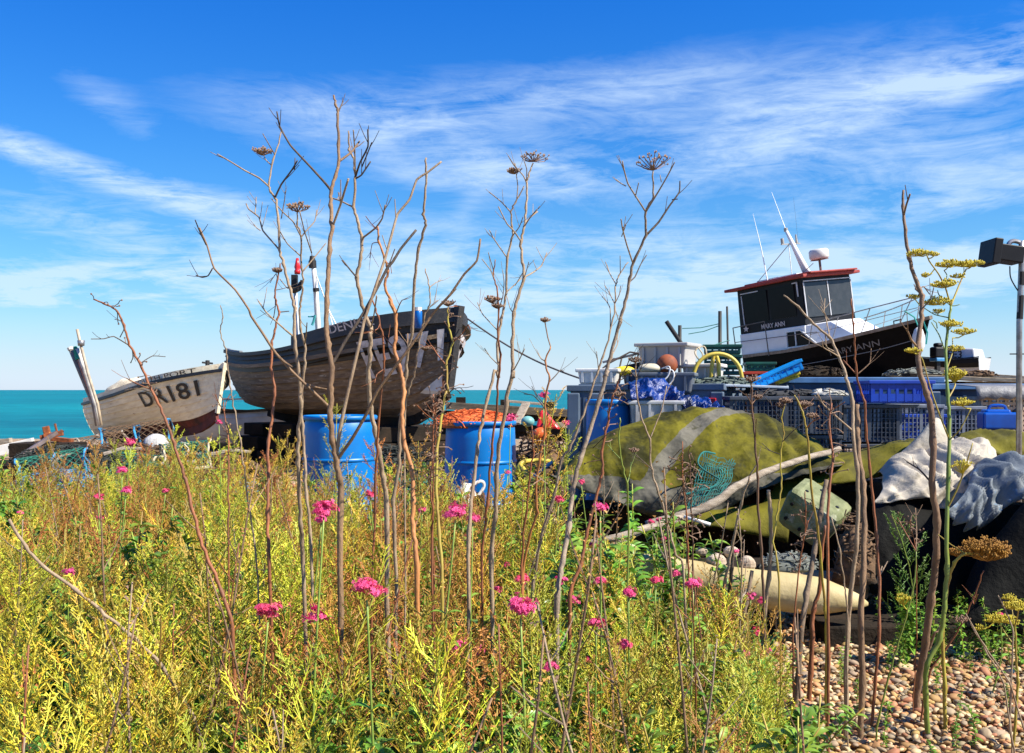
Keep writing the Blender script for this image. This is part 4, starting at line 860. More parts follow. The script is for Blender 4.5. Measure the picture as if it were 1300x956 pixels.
support('dark boxes under the orange red crate', 962, 9.65, P(0, 483, 9.65).z, .34, .3)
crate('plastic_crate', 'sky blue crate lying tilted beside the navy bin', 'crate', P(981, 470, 8.1), .42, .3, .09, R(-8), sky_c, tilt=R(-24), slots=1)
crate('plastic_crate', 'yellow crate poking out under the tilted sky blue crate', 'crate', P(997, 477, 8.15), .18, .2, .05, R(-8), yel_c, tilt=R(-20), slots=1)
board('shelf_board', 'pale blue grey board lying over the grey bin', 'board', P(905, 489, 7.75), P(990, 492, 7.85), .32, .02, M('pale_board', (.30, .36, .43), .5, (.2, .24, .3)))
mb = MB(); mb.box((0, 0, 0), (.12, .1, .012), rot=(0, .1, .3)); 
net_heap('cloth_heap', 'crumpled pale cloth on the mesh crates behind the green tarpaulin', 'cloth', P(1052, 502, 7.15), .14, .12, .045, 16, .008, M('pale_cloth', (.48, .46, .40), .85, bump=.4), 31)
net_heap('fishing_net', 'dark net pile with rope lying across the mesh crates', 'net', P(1000, 503, 7.3), .3, .12, .05, 60, .006, M('black_net', (.03, .03, .032), .9), 32)
# posts
for (pts, d, r_, lab) in [([(914, 500), (914, 395)], 12, .022, 'dark upright post behind the stack of green crates'), ([(863, 500), (863, 413)], 12, .022, 'short dark upright post behind the cloudy storage box'), ([(885, 438), (846, 408)], 11.8, .026, 'dark pole leaning up to the left above the cloudy storage box'),
                          ([(928, 440), (923, 389)], 14, .015, 'thin grey post left of the cabin boat')]:
    a = P(*pts[0], d); b = P(*pts[1], d); mb = MB()
    if pts[0][1] >= 440 and pts[0][0] != 885: g0 = gz(a.x, a.y); mb.tube([(a.x, a.y, g0-.1), b], r_, 8)
    else: g0 = gz(a.x+.5, a.y+.3); mb.tube([(a.x+1.1, a.y+.4, g0), b], r_, 8)
    tag(mb.build('post', dark_metal, smooth=True), lab, 'post')
for (a, b, lab) in ((P(866, 417, 12), P(913, 411, 12), 'upper green line strung between the two dark posts'), (P(874, 424, 12), P(914, 413, 12), 'lower green line strung between the two dark posts'), (P(885, 440, 11.6), P(926, 432, 12), 'grey cable running from the leaning pole to the cabin boat')):
    mb = MB(); mb.tube([a, (a+b)/2-Vector((0, 0, .02)), b], .005, 4); tag(mb.build('line', M('green_line', (.02, .16, .13), .7)), lab, 'line')
# planks top right
for k, (a, b, w, mt, lab) in enumerate([
    ((1165, 478, 9.5), (1310, 484, 9.2), .16, M('tan_plank', (.45, .36, .24), .8, (.3, .22, .13), scale=6, stretch=(1, 8, 8)), 'long tan plank on top of the navy bins at the right'),
    ((1225, 475, 9.8), (1320, 481, 9.6), .12, drift, 'grey plank behind the long tan plank at the right'),
    ((1150, 476, 10), (1215, 478, 10), .2, darkwood, 'short dark plank behind the tall fennel')]): board('plank', lab, 'plank', P(*a), P(*b), w, .035, mt)
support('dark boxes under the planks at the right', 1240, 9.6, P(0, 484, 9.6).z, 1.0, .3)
net_heap('rope_heap', 'small rusty brown tangle on the planks at the right edge', 'rope', P(1245, 477, 9.6), .16, .12, .05, 40, .008, brown_net, 41)
# debris on shingle bank near the cabin boat
net_heap('fishing_net', 'brown net and sticks on the bank under the cabin boat', 'net', P(1035, 477, 15), .5, .3, .14, 60, .012, darkwood, 42)
net_heap('fishing_net', 'grey net pile on the bank under the bow of the cabin boat', 'net', P(1160, 478, 16), .5, .3, .14, 60, .012, M('grey_net', (.14, .15, .13), .9), 43)
# floodlight
a = P(1293, 640, 6.0); gx = a.x; t = thing('floodlight', 'black floodlight on a grey and black banded pole at the right edge', 'floodlight', (gx, 6.0, gz(gx, 6.0)))
mb = MB(); mb.tube([(gx, 6, gz(gx, 6)), P(1294, 410, 6), P(1297, 330, 6), P(1297, 306, 6)], .017, 10); mb.build('pole', steel, t, True, True)
mb = MB(); mb.tube([P(1296, 375, 6), P(1294.5, 405, 6)], .019, 10); mb.tube([P(1297, 345, 6), P(1296.3, 362, 6)], .019, 10); mb.build('black_band', dark_metal, t, True)
mb = MB(); mb.box((0, 0, 0), (.16, .14, .10), rot=(0, R(8), 0)); mb.box((-.095, 0, .01), (.05, .20, .155), rot=(0, R(8), 0)); mb.v = [v+P(1277, 323, 6) for v in mb.v]; mb.build('lamp_head', blackp, t, True, bev=.006)
mb = MB(); mb.tube(curve([P(1279, 318, 6), P(1281, 309, 6), P(1288, 306, 6), P(1299, 309, 6)], 4), .014, 7); mb.build('bracket', steel, t, True)
mb = MB(); mb.tube(curve([P(1282, 338, 6), P(1283, 352, 6), P(1289, 364, 6), P(1296, 374, 6)], 5), .004, 5); mb.build('cable', blackp, t, True)
mb = MB(); mb.tube([P(1282, 449.5, 6), P(1306, 449.5, 6)], .004, 5); mb.build('cross_bar', dark_metal, t, True)
# ---- tarpaulins
def sheet(name, label, top, bot, df, dt, db, mat, n=70, m_=26, wr=.03, ws=3.2, seed=0, back=.5, bulge=1.0, thick=.005, sc2=1.0):
    "top/bot: outlines in (px,py) left to right; df/dt/db depths of front hem, crest, back hem"
    def samp(pl, u):
        xs_ = [p[0] for p in pl]; c = curve([Vector((p[0], p[1], 0)) for p in pl], 6); f = u*(len(c)-1); i = min(int(f), len(c)-2); return c[i].lerp(c[i+1], f-i)
    mb = MB(); uvs = []
    for j in range(m_+1):
        v = j/m_
        for i in range(n+1):
            u = i/n; tp = samp(top, u); bt = samp(bot, u); A = P(bt.x, bt.y, df); B = P(tp.x, tp.y, dt); C_ = Vector((B.x*db/dt, db, A.z*back+B.z*(1-back)))
            if v < .65:
                q = v/.65; ang = q*math.pi/2; k = math.sin(ang)**bulge; p = Vector((A.x+(B.x-A.x)*q, A.y+(B.y-A.y)*(1-math.cos(ang)), A.z+(B.z-A.z)*k))
            else:
                q = (v-.65)/.35; p = B.lerp(C_, q); p.z = B.z+(C_.z-B.z)*q*q
            sk = p.x+.5*noise.noise(Vector((p.z*2, p.x, seed))); w = .4*noise.noise(Vector((p.x*ws, p.z*ws*1.2, p.y*ws*.7+seed)))+.25*noise.noise(Vector((p.x*ws*2.7+9, p.z*ws*2.3, p.y*ws+seed)))+1.3*(.22-abs(noise.noise(Vector((sk*ws*2.2+1.5*p.z, seed+p.z*ws*.5, p.y*2)))))+.45*(.2-abs(noise.noise(Vector((sk*ws*5.5+3*p.z*ws, seed*3+p.z*ws*2.6, 5)))))+1.0*(.2-abs(noise.noise(Vector((sk*ws*1.6-2.6*p.z*ws, seed*2+p.z*ws*1.1, 3)))))
            edge = min(1, 4*min(u, 1-u)+.3); dsp = wr*w*edge
            p = p+Vector((dsp*.25, -dsp*1.0, dsp*.75)); mb.v.append(p); uvs.append((u, v))
    W_ = n+1; mb.f = [(j*W_+i, j*W_+i+1, (j+1)*W_+i+1, (j+1)*W_+i) for j in range(m_) for i in range(n)]; mb.mi = [0]*len(mb.f)
    o = mb.build(name, mat, smooth=True, solid=thick, uv=uvs); tag(o, label, 'tarpaulin'); return o
def tarp_mat():
    m_ = bpy.data.materials.new('olive_tarpaulin'); m_.use_nodes = True; nt = m_.node_tree; N = nt.nodes; L = nt.links; b = N['Principled BSDF']
    uv = N.new('ShaderNodeUVMap'); sp = N.new('ShaderNodeSeparateXYZ'); L.new(uv.outputs[0], sp.inputs[0]); tc = N.new('ShaderNodeTexCoord')
    n1 = N.new('ShaderNodeTexNoise'); n1.inputs['Scale'].default_value = 3.5; n1.inputs['Detail'].default_value = 7; n1.inputs['Roughness'].default_value = .65; L.new(tc.outputs['Object'], n1.inputs[0])
    r = N.new('ShaderNodeValToRGB'); L.new(n1.outputs[0], r.inputs[0]); r.color_ramp.elements[0].position = .40; r.color_ramp.elements[1].position = .60
    r.color_ramp.elements[0].color = (.025, .024, .005, 1); r.color_ramp.elements[1].color = (.125, .11, .008, 1)
    def m(op, a, b_=None, c=None, clamp=False):
        q = N.new('ShaderNodeMath'); q.operation = op; q.use_clamp = clamp
        for k, v in enumerate((a, b_, c)):
            if v is None: continue
            if isinstance(v, (int, float)): q.inputs[k].default_value = v
            else: L.new(v, q.inputs[k])
        return q.outputs[0]
    u, v = sp.outputs[0], sp.outputs[1]; n2 = N.new('ShaderNodeTexNoise'); n2.inputs['Scale'].default_value = 6; n2.inputs['Detail'].default_value = 3; L.new(tc.outputs['Object'], n2.inputs[0])
    wob = m('MULTIPLY', m('SUBTRACT', n2.outputs[0], .5), .05)
    cen = m('ADD', m('MULTIPLY', m('POWER', v, 1.6), .40), .40); dd = m('ABSOLUTE', m('SUBTRACT', m('ADD', u, wob), cen)); band = m('LESS_THAN', dd, .038)
    hem = m('LESS_THAN', m('ADD', v, m('MULTIPLY', wob, 2)), .12); hem2 = m('LESS_THAN', m('ADD', v, wob), m('MULTIPLY', m('SUBTRACT', u, .62), .5)); mask = m('MAXIMUM', m('MAXIMUM', band, hem), 0.0)
    mx = N.new('ShaderNodeMixRGB'); L.new(mask, mx.inputs[0]); L.new(r.outputs[0], mx.inputs[1])
    r2 = N.new('ShaderNodeValToRGB'); L.new(n1.outputs[0], r2.inputs[0]); r2.color_ramp.elements[0].position = .4; r2.color_ramp.elements[1].position = .6
    r2.color_ramp.elements[0].color = (.05, .047, .035, 1); r2.color_ramp.elements[1].color = (.13, .12, .095, 1); L.new(r2.outputs[0], mx.inputs[2])
    n3 = N.new('ShaderNodeTexNoise'); n3.inputs['Scale'].default_value = 18; n3.inputs['Detail'].default_value = 6; n3.inputs['Roughness'].default_value = .75; L.new(tc.outputs['Object'], n3.inputs[0])
    mr = N.new('ShaderNodeMapRange'); mr.inputs[1].default_value = .57; mr.inputs[2].default_value = .66; mr.inputs[4].default_value = .75; L.new(n3.outputs[0], mr.inputs[0])
    m2 = N.new('ShaderNodeMixRGB'); L.new(mr.outputs[0], m2.inputs[0]); L.new(mx.outputs[0], m2.inputs[1]); m2.inputs[2].default_value = (.045, .045, .02, 1)
    L.new(m2.outputs[0], b.inputs['Base Color']); b.inputs['Roughness'].default_value = .8; b.inputs['Specular IOR Level'].default_value = .12
    mv = N.new('ShaderNodeMixRGB'); mv.inputs[0].default_value = .4; L.new(tc.outputs['Object'], mv.inputs[1]); L.new(n2.outputs['Color'], mv.inputs[2]); vo = N.new('ShaderNodeTexVoronoi'); vo.inputs['Scale'].default_value = 3.2; L.new(mv.outputs[0], vo.inputs['Vector']); bp = N.new('ShaderNodeBump'); bp.inputs['Strength'].default_value = .35; bp.inputs['Distance'].default_value = .10; L.new(vo.outputs['Distance'], bp.inputs['Height']); L.new(bp.outputs[0], b.inputs['Normal'])
    return m_
olive = tarp_mat()
olive2 = M('plain_olive_tarpaulin', (.14, .125, .010), .75, (.055, .05, .008), spec=.15, scale=5, contrast=.4, crumple=.25, cscale=3)
silver = M('silver_sheet', (.42, .38, .31), .75, (.26, .22, .17), scale=4, contrast=.3, crumple=.38, cscale=4.5, col3=(.20, .17, .12), s3=7, t3=.64)
greyblue = M('grey_blue_sheet', (.13, .15, .165), .65, (.09, .11, .13), scale=4, crumple=.38, cscale=4.5, col3=(.10, .26, .50), s3=3, t3=.56)
blacks = M('black_sheet', (.005, .005, .005), .7, (.009, .009, .008), scale=4, bump=.4, spec=.06)
shiny_blue = M('shiny_blue_tarpaulin', (.0, .028, .20), .36, (.0, .008, .06), scale=6, crumple=.5, cscale=8, spec=.6)
sheet('tarpaulin', 'big olive yellow tarpaulin with pale band, draped over the pile in the middle', [(706, 606), (745, 566), (800, 540), (850, 524), (905, 519), (950, 524), (990, 538), (1030, 558), (1068, 580)], [(694, 600), (722, 618), (760, 632), (800, 645), (840, 657), (880, 658), (930, 640), (985, 614), (1062, 592)], 5.9, 6.45, 7.0, olive, n=120, m_=50, seed=2, wr=.05, ws=2.6)
sheet('tarpaulin', 'plain olive tarpaulin sagging between the banded one and the silver sheet', [(1000, 596), (1040, 584), (1080, 572), (1120, 566), (1150, 560), (1165, 558)], [(958, 650), (1000, 642), (1040, 622), (1080, 612), (1115, 604), (1150, 600)], 5.95, 6.4, 6.8, olive2, n=50, seed=5, wr=.05)
sheet('tarpaulin', 'lower flap of olive tarpaulin hanging left of the green drilled box', [(868, 652), (920, 645), (960, 640), (1000, 632)], [(880, 668), (920, 672), (960, 680), (1000, 690)], 5.75, 5.95, 6.2, olive2, n=30, m_=12, seed=8, wr=.02)
sheet('tarpaulin', 'olive tarpaulin along the top of the heap at the right edge', [(1218, 552), (1240, 547), (1270, 546), (1300, 549), (1340, 556)], [(1200, 570), (1240, 572), (1270, 580), (1300, 590), (1340, 600)], 6.3, 6.6, 7.0, olive2, n=40, m_=16, seed=9, wr=.04)
sheet('plastic_sheet', 'crumpled silver grey sheet over the pile at the right', [(1116, 600), (1135, 580), (1170, 576), (1205, 562), (1235, 560), (1258, 576), (1275, 600)], [(1106, 640), (1130, 640), (1170, 636), (1195, 642), (1215, 655), (1240, 640), (1270, 640)], 5.2, 5.75, 6.2, silver, n=120, m_=56, seed=12, wr=.075, ws=4)
sheet('plastic_sheet', 'pointed silver flap standing up behind the crumpled silver sheet', [(1138, 580), (1160, 560), (1188, 531), (1208, 556), (1220, 566)], [(1130, 586), (1150, 588), (1180, 590), (1205, 588), (1225, 584)], 5.9, 6.0, 6.1, silver, n=30, m_=14, seed=14, wr=.02, bulge=1)
sheet('plastic_sheet', 'folded grey and blue sheet lying against the silver sheet at the right edge', [(1232, 606), (1243, 588), (1268, 580), (1300, 584), (1345, 600)], [(1200, 650), (1225, 672), (1250, 668), (1290, 640), (1345, 680)], 4.85, 5.25, 5.6, greyblue, n=110, m_=50, seed=16, wr=.08, ws=4.5)
sheet('plastic_sheet', 'dark brown grey sheet hanging below the silver sheet', [(1106, 640), (1135, 634), (1170, 634), (1200, 640), (1225, 650), (1260, 640), (1320, 640)], [(1104, 752), (1135, 760), (1170, 764), (1200, 768), (1240, 768), (1290, 772), (1340, 770)], 5.0, 5.3, 5.6, blacks, seed=18, wr=.04, ws=3)
sheet('plastic_sheet', 'black sheet sloping down at the right edge of the pile', [(1226, 745), (1245, 706), (1275, 670), (1300, 640), (1345, 600)], [(1222, 800), (1250, 800), (1280, 806), (1310, 810), (1345, 812)], 4.5, 4.7, 5.0, blacks, n=36, seed=20, wr=.02, ws=2)
sheet('tarpaulin', 'shiny crumpled blue tarpaulin over the front of the grey bin', [(797, 486), (815, 483), (835, 482), (855, 492), (880, 505), (905, 512), (925, 520)], [(800, 508), (820, 508), (840, 508), (860, 516), (885, 528), (905, 530), (930, 530)], 6.95, 7.2, 7.45, shiny_blue, n=60, m_=20, seed=22, wr=.07, ws=9)
t, _b = barrel(772, 7.2, 507, 'blue barrel squeezed behind the left of the olive tarpaulin', w=.33)
# supports under sheets (dark boxes added, their black standing in for the shade)
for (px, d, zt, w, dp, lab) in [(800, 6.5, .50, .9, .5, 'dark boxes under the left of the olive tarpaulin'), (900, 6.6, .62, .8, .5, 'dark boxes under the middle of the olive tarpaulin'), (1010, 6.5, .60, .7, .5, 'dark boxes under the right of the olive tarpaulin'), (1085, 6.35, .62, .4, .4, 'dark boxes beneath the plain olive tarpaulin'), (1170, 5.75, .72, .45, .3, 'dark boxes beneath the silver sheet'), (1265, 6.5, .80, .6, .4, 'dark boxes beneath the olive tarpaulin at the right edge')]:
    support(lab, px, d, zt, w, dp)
# green net in the fold of the tarpaulin
tn = M('teal_net', (.01, .17, .15), .85, (.008, .07, .065), scale=14, contrast=.6)
mb = MB(); d0 = 5.72
def lerp4(a, b, c, e, u, v): return a.lerp(b, u).lerp(e.lerp(c, u), v)
qa, qb, qc, qd = P(872, 648, 5.66), P(918, 628, 5.72), P(934, 588, 5.92), P(893, 574, 5.96)
for i in range(15):
    u = i/14; mb.tube([lerp4(qa, qb, qc, qd, u, v)+Vector((.03*noise.noise(Vector((u*3, v*3, 1))), -.02*math.sin(3.1*v), .035*noise.noise(Vector((u*4, v*4, 7))))) for v in np.linspace(0, 1, 8)], .0025, 3)
    mb.tube([lerp4(qa, qb, qc, qd, v, u)+Vector((.03*noise.noise(Vector((u*3, v*3, 1))), -.02*math.sin(3.1*v), .035*noise.noise(Vector((u*4, v*4, 7))))) for v in np.linspace(0, 1, 8)], .0025, 3)
mb.tube(curve([P(908, 576, 5.85), P(893, 574, 5.8), P(886, 586, 5.75), P(893, 596, 5.7), P(913, 608, 5.68)], 5), .005, 6)
mb.tube(curve([P(868, 628, 5.6), P(885, 624, 5.6), P(905, 618, 5.62), P(912, 612, 5.65)], 5), .006, 6)
o = mb.build('fishing_net', tn); tag(o, 'piece of torn teal net caught in the fold of the olive tarpaulin', 'net')
# drilled green box
c = P(1032, 652, 5.35); o = thing('drilled_box', 'algae green moulded plastic box with drilled holes, tipped on its side', 'box', c, (R(14), R(32), R(-28)))
alg = M('algae_plastic', (.20, .215, .10), .7, (.07, .085, .02), scale=6, contrast=.5, bump=.5, col3=(.36, .36, .26), s3=4, t3=.57)
mb = MB(); mb.box((0, 0, 0), (.32, .30, .24), taper=.85); mb.build('body', alg, o, bev=.05)
mb = MB(); 
for i in range(4):
    for j in range(3):
        x, z = -.11+.075*i, -.07+.07*j; mb.lathe([(.001, 0), (.009, 0)], 10, (0, 0, 0)); k = len(mb.v)-20; mb.v[k:] = [Vector((v.x+x, -.151+.012*(-1 if z < 0 else 0)*0, v.y+z)) for v in mb.v[k:]]
mb2 = MB()
for (hx, hz) in ((-.10, .05), (-.02, .06), (.06, .045), (-.09, -.04), (.0, -.05), (.09, -.03)): mb2.tube([(hx, -.144, hz), (hx, -.1535, hz)], .010, 10)
for (hx, hy) in ((-.08, -.06), (.02, -.07), (.09, -.02), (-.03, .05)): mb2.tube([(hx, hy, .116), (hx, hy, .1235)], .010, 10)
mb2.build('drilled_holes', blackp, o)
# driftwood branch along the tarpaulin, low pale roll, planks
def log(name, label, pts, r, mat, cat='log', n=10, k=5, kn=.12):
    pp = curve([P(*q) for q in pts], k); m_ = len(pp); rr = [r[0]+(r[1]-r[0])*i/(m_-1) for i in range(m_)]; mb = MB(); mb.tube(pp, rr, n)
    mb.v = [v+Vector((noise.noise(v*9), noise.noise(v*9+Vector((5, 0, 0))), noise.noise(v*9+Vector((0, 7, 0)))))*max(r)*kn*2 for v in mb.v]
    return tag(mb.build(name, mat, smooth=True), label, cat)
log('branch', 'long pale driftwood branch lying along the front of the olive tarpaulin', [(820, 668, 5.5), (868, 655, 5.5), (905, 640, 5.52), (935, 618, 5.6), (980, 596, 5.75), (1030, 580, 5.9), (1066, 570, 6.05)], (.030, .016), drift)
log('branch', 'pale bleached branch beneath the tarpaulin hem, left of the long one', [(745, 690, 5.2), (790, 680, 5.2), (830, 668, 5.3), (868, 656, 5.45)], (.018, .022), drift)
log('branch', 'short bleached branch on the ground below the tarpaulin hem', [(762, 700, 5.2), (785, 688, 5.2), (812, 676, 5.25)], (.022, .015), drift)
log('pipe_offcut', 'short thin white pipe poking out under the olive tarpaulin', [(868, 656, 5.4), (902, 666, 5.35)], (.010, .010), white, 'pipe', kn=0)
mb = MB(); c0, c1 = P(742, 712, 5.0), P(1102, 768, 4.75); ax = (c1-c0)
prs = [(-.06, .05), (-.03, .07), (.3, .08), (.55, .088), (.75, .095), (.84, .085), (.92, .055), (.97, .035), (1.0, .008)]
mb.tube([c0+ax*a+Vector((0, 0, .0)) for a, r_ in prs], [r_ for a, r_ in prs], 20)
mb.v = [v+Vector((0, 0, .03*noise.noise(v*3))) for v in mb.v]
tag(mb.build('fender', M('cream_canvas', (.50, .40, .20), .7, (.34, .26, .11), scale=4, bump=.35, bscale=12, col3=(.3, .24, .12), s3=9, t3=.66), smooth=True), 'long cream tapering boat fender lying on the ground at the weed edge', 'fender')
log('driftwood', 'short bleached stick propped on the cream fender', [(920, 785, 4.55), (935, 765, 4.6), (952, 748, 4.65)], (.010, .016), drift)
log('timber', 'pale rounded plank end under the drilled green box', [(985, 738, 5.1), (1040, 742, 5.1), (1095, 748, 5.1)], (.07, .08), M('tan_wood', (.38, .26, .16), .8, (.26, .17, .1), scale=5, bump=.3), kn=.05)
mb = MB(); mb.box((0, 0, .06), (1.3, .5, .12)); o = mb.build('pallet_board', darkwood, bev=.01); o.location = ground_at(1190, 5.0); tag(o, 'dark flat board on the ground below the black sheets', 'board')

net_heap('fishing_net', 'dark brown net bundle hanging under the plain olive tarpaulin beside the canes', 'net', P(1085, 735, 5.0), .12, .1, .34, 90, .004, brown_net, 51)
net_heap('fishing_net', 'small grey brown net clump on the ground below the drilled box', 'net', P(1000, 722, 4.95), .16, .12, .09, 50, .004, M('grey_net', (.14, .15, .13)), 52)
for k, (px, py, d, r_) in enumerate(((908, 712, 4.9, .05), (930, 700, 4.95, .04), (948, 716, 4.9, .045), (890, 700, 5.0, .03))):
    mb = MB(); mb.ball((0, 0, 0), r_, 7, (1, 1, .8)); mb.v = [v*(1+.35*noise.noise(v*14+Vector((k, 0, 0)))) for v in mb.v]; o = mb.build('stone', M('chalk_stone', (.50, .42, .32), .85, (.30, .22, .15), scale=16, bump=.4), smooth=False); o.location = P(px, py, d)
    tag(o, ('pale chalky stone, left of the largest two under the olive tarpaulin', 'pale chalky stone, highest of those under the olive tarpaulin', 'pale chalky stone nearest the drilled box', 'smallest pale chalky stone, furthest left under the olive tarpaulin')[k], 'stone')
support('dark boxes that hold the chalky stones under the tarpaulin', 920, 5.1, .36, .5, .3)

net_heap('fishing_net', 'brown torn net strewn over the lobster pots beneath the cream boat', 'net', P(165, 588, 10.9), .8, .3, .22, 260, .005, brown_net, 61)
net_heap('fishing_net', 'dark net and rope strewn over the pots at the far left', 'net', P(85, 592, 10.2), .6, .3, .22, 200, .006, M('dark_net', (.03, .035, .03)), 62)
for k in range(9):
    px, d = 30+k*34, 9.6+.3*(k % 3); a = P(px, 598-(k % 4)*7, d); b = a+Vector((random.uniform(-.4, .4), .1, random.uniform(-.04, .14))); mb = MB(); mb.tube([a, a.lerp(b, .5)+Vector((0, 0, .03)), b], [.022, .02, .014], 6)
    tag(mb.build('driftwood', drift if k % 2 else darkwood), ('%s broken stick on the debris under the cream boat, %s from the left' % ('pale' if k % 2 else 'dark', ('first', 'second', 'third', 'fourth', 'fifth', 'sixth', 'seventh', 'eighth', 'ninth')[k])), 'stick')
# ------------------------------------------------------------------ dead fennel stems, traced branch by branch and set on the ground
TAGS = {'A': (240, 100, 2.9875), 'C': (240, 400, 2.9875), 'B': (540, 150, 2.897), 'D': (540, 440, 2.9875), 'E': (840, 480, 2.9875),
        'F': (1100, 240, 3.675), 'G': (1060, 480, 2.475), 'H': (0, 380, 3.94), 'I': (340, 340, 7.97), 'J': (460, 380, 7.97), 'K': (820, 230, 3.421), 'L': (0, 560, 3.124), 'X': (0, 0, 1)}
def tr(s_):
    out = []; cur = None; nums = []
    for tok in s_.split():
        if tok in TAGS: cur = TAGS[tok]
        else:
            x, y = tok.split(','); out.append((cur[0]+float(x)/cur[2], cur[1]+float(y)/cur[2]))
    return out
st_pale = M('pale_dead_stem', (.36, .265, .17), .75, (.20, .13, .075), scale=9, contrast=.3, bump=.3, bscale=60, stretch=(4, 4, 1), col3=(.12, .08, .05), s3=25, t3=.66)
st_tan = M('tan_dead_stem', (.26, .155, .08), .75, (.13, .075, .04), scale=8, contrast=.4, bump=.3, bscale=60, stretch=(4, 4, 1), col3=(.07, .045, .03), s3=22, t3=.64)
st_dark = M('dark_dead_stem', (.10, .07, .05), .8, (.05, .035, .025), scale=9, bump=.3, stretch=(4, 4, 1))
st_red = M('red_brown_stem', (.30, .095, .03), .65, (.14, .05, .02), scale=9, contrast=.4, bump=.2, stretch=(4, 4, 1))
st_green = M('green_stem', (.13, .20, .03), .5, (.22, .25, .04), scale=5, trans=.1)
st_yel = M('yellow_green_stem', (.36, .30, .035), .55, (.26, .16, .03), scale=6)
seed_m = M('dry_seed_head', (.12, .07, .045), .8, (.22, .13, .08), scale=20)
fen_y = M('fennel_flower', (.62, .50, .03), .7, (.38, .33, .03), scale=40, contrast=.4, trans=.25)
fen_o = M('orange_seed_mass', (.42, .21, .025), .8, (.24, .11, .02), scale=30, trans=.2)
def umbel(mb, base, tip_r, d, n=14, up=.55, seed_r=.0035, rr=None, tiers=3, ray=.0014):
    rr = rr or random
    for i in range(n):
        a = i*2.399; u = math.sqrt((i+.5)/n); e = Vector((tip_r*u*math.cos(a), tip_r*u*math.sin(a), tip_r*(up-.25*u*u)*rr.uniform(.7, 1.3)+tip_r*rr.uniform(-.12, .12)*(3 if n > 50 else 1)))
        p = base+e; mb.tube([base, base+e*.5+Vector((0, 0, -.04*tip_r*u)), p], ray, 3, False)
        for k in range(tiers):
            q = p+Vector((rr.uniform(-1, 1), rr.uniform(-1, 1), rr.uniform(.2, 1)))*seed_r*3.0; mb.tube([p, q], ray*.6, 3, False)
            mb.add([q+Vector(v)*seed_r for v in ((1, 0, 0), (-.5, .87, 0), (-.5, -.87, 0), (0, 0, 1.3), (0, 0, -1.3))], [(0, 1, 3), (1, 2, 3), (2, 0, 3), (1, 0, 4), (2, 1, 4), (0, 2, 4)])
def stiff(V, k=5):
    a = curve(V, k); out = []
    for i, p in enumerate(a):
        s_ = min(i//k, len(V)-2); q = V[s_].lerp(V[s_+1], i/k-s_) if i < len(a)-1 else V[-1]; out.append(p.lerp(q, .55))
    return out
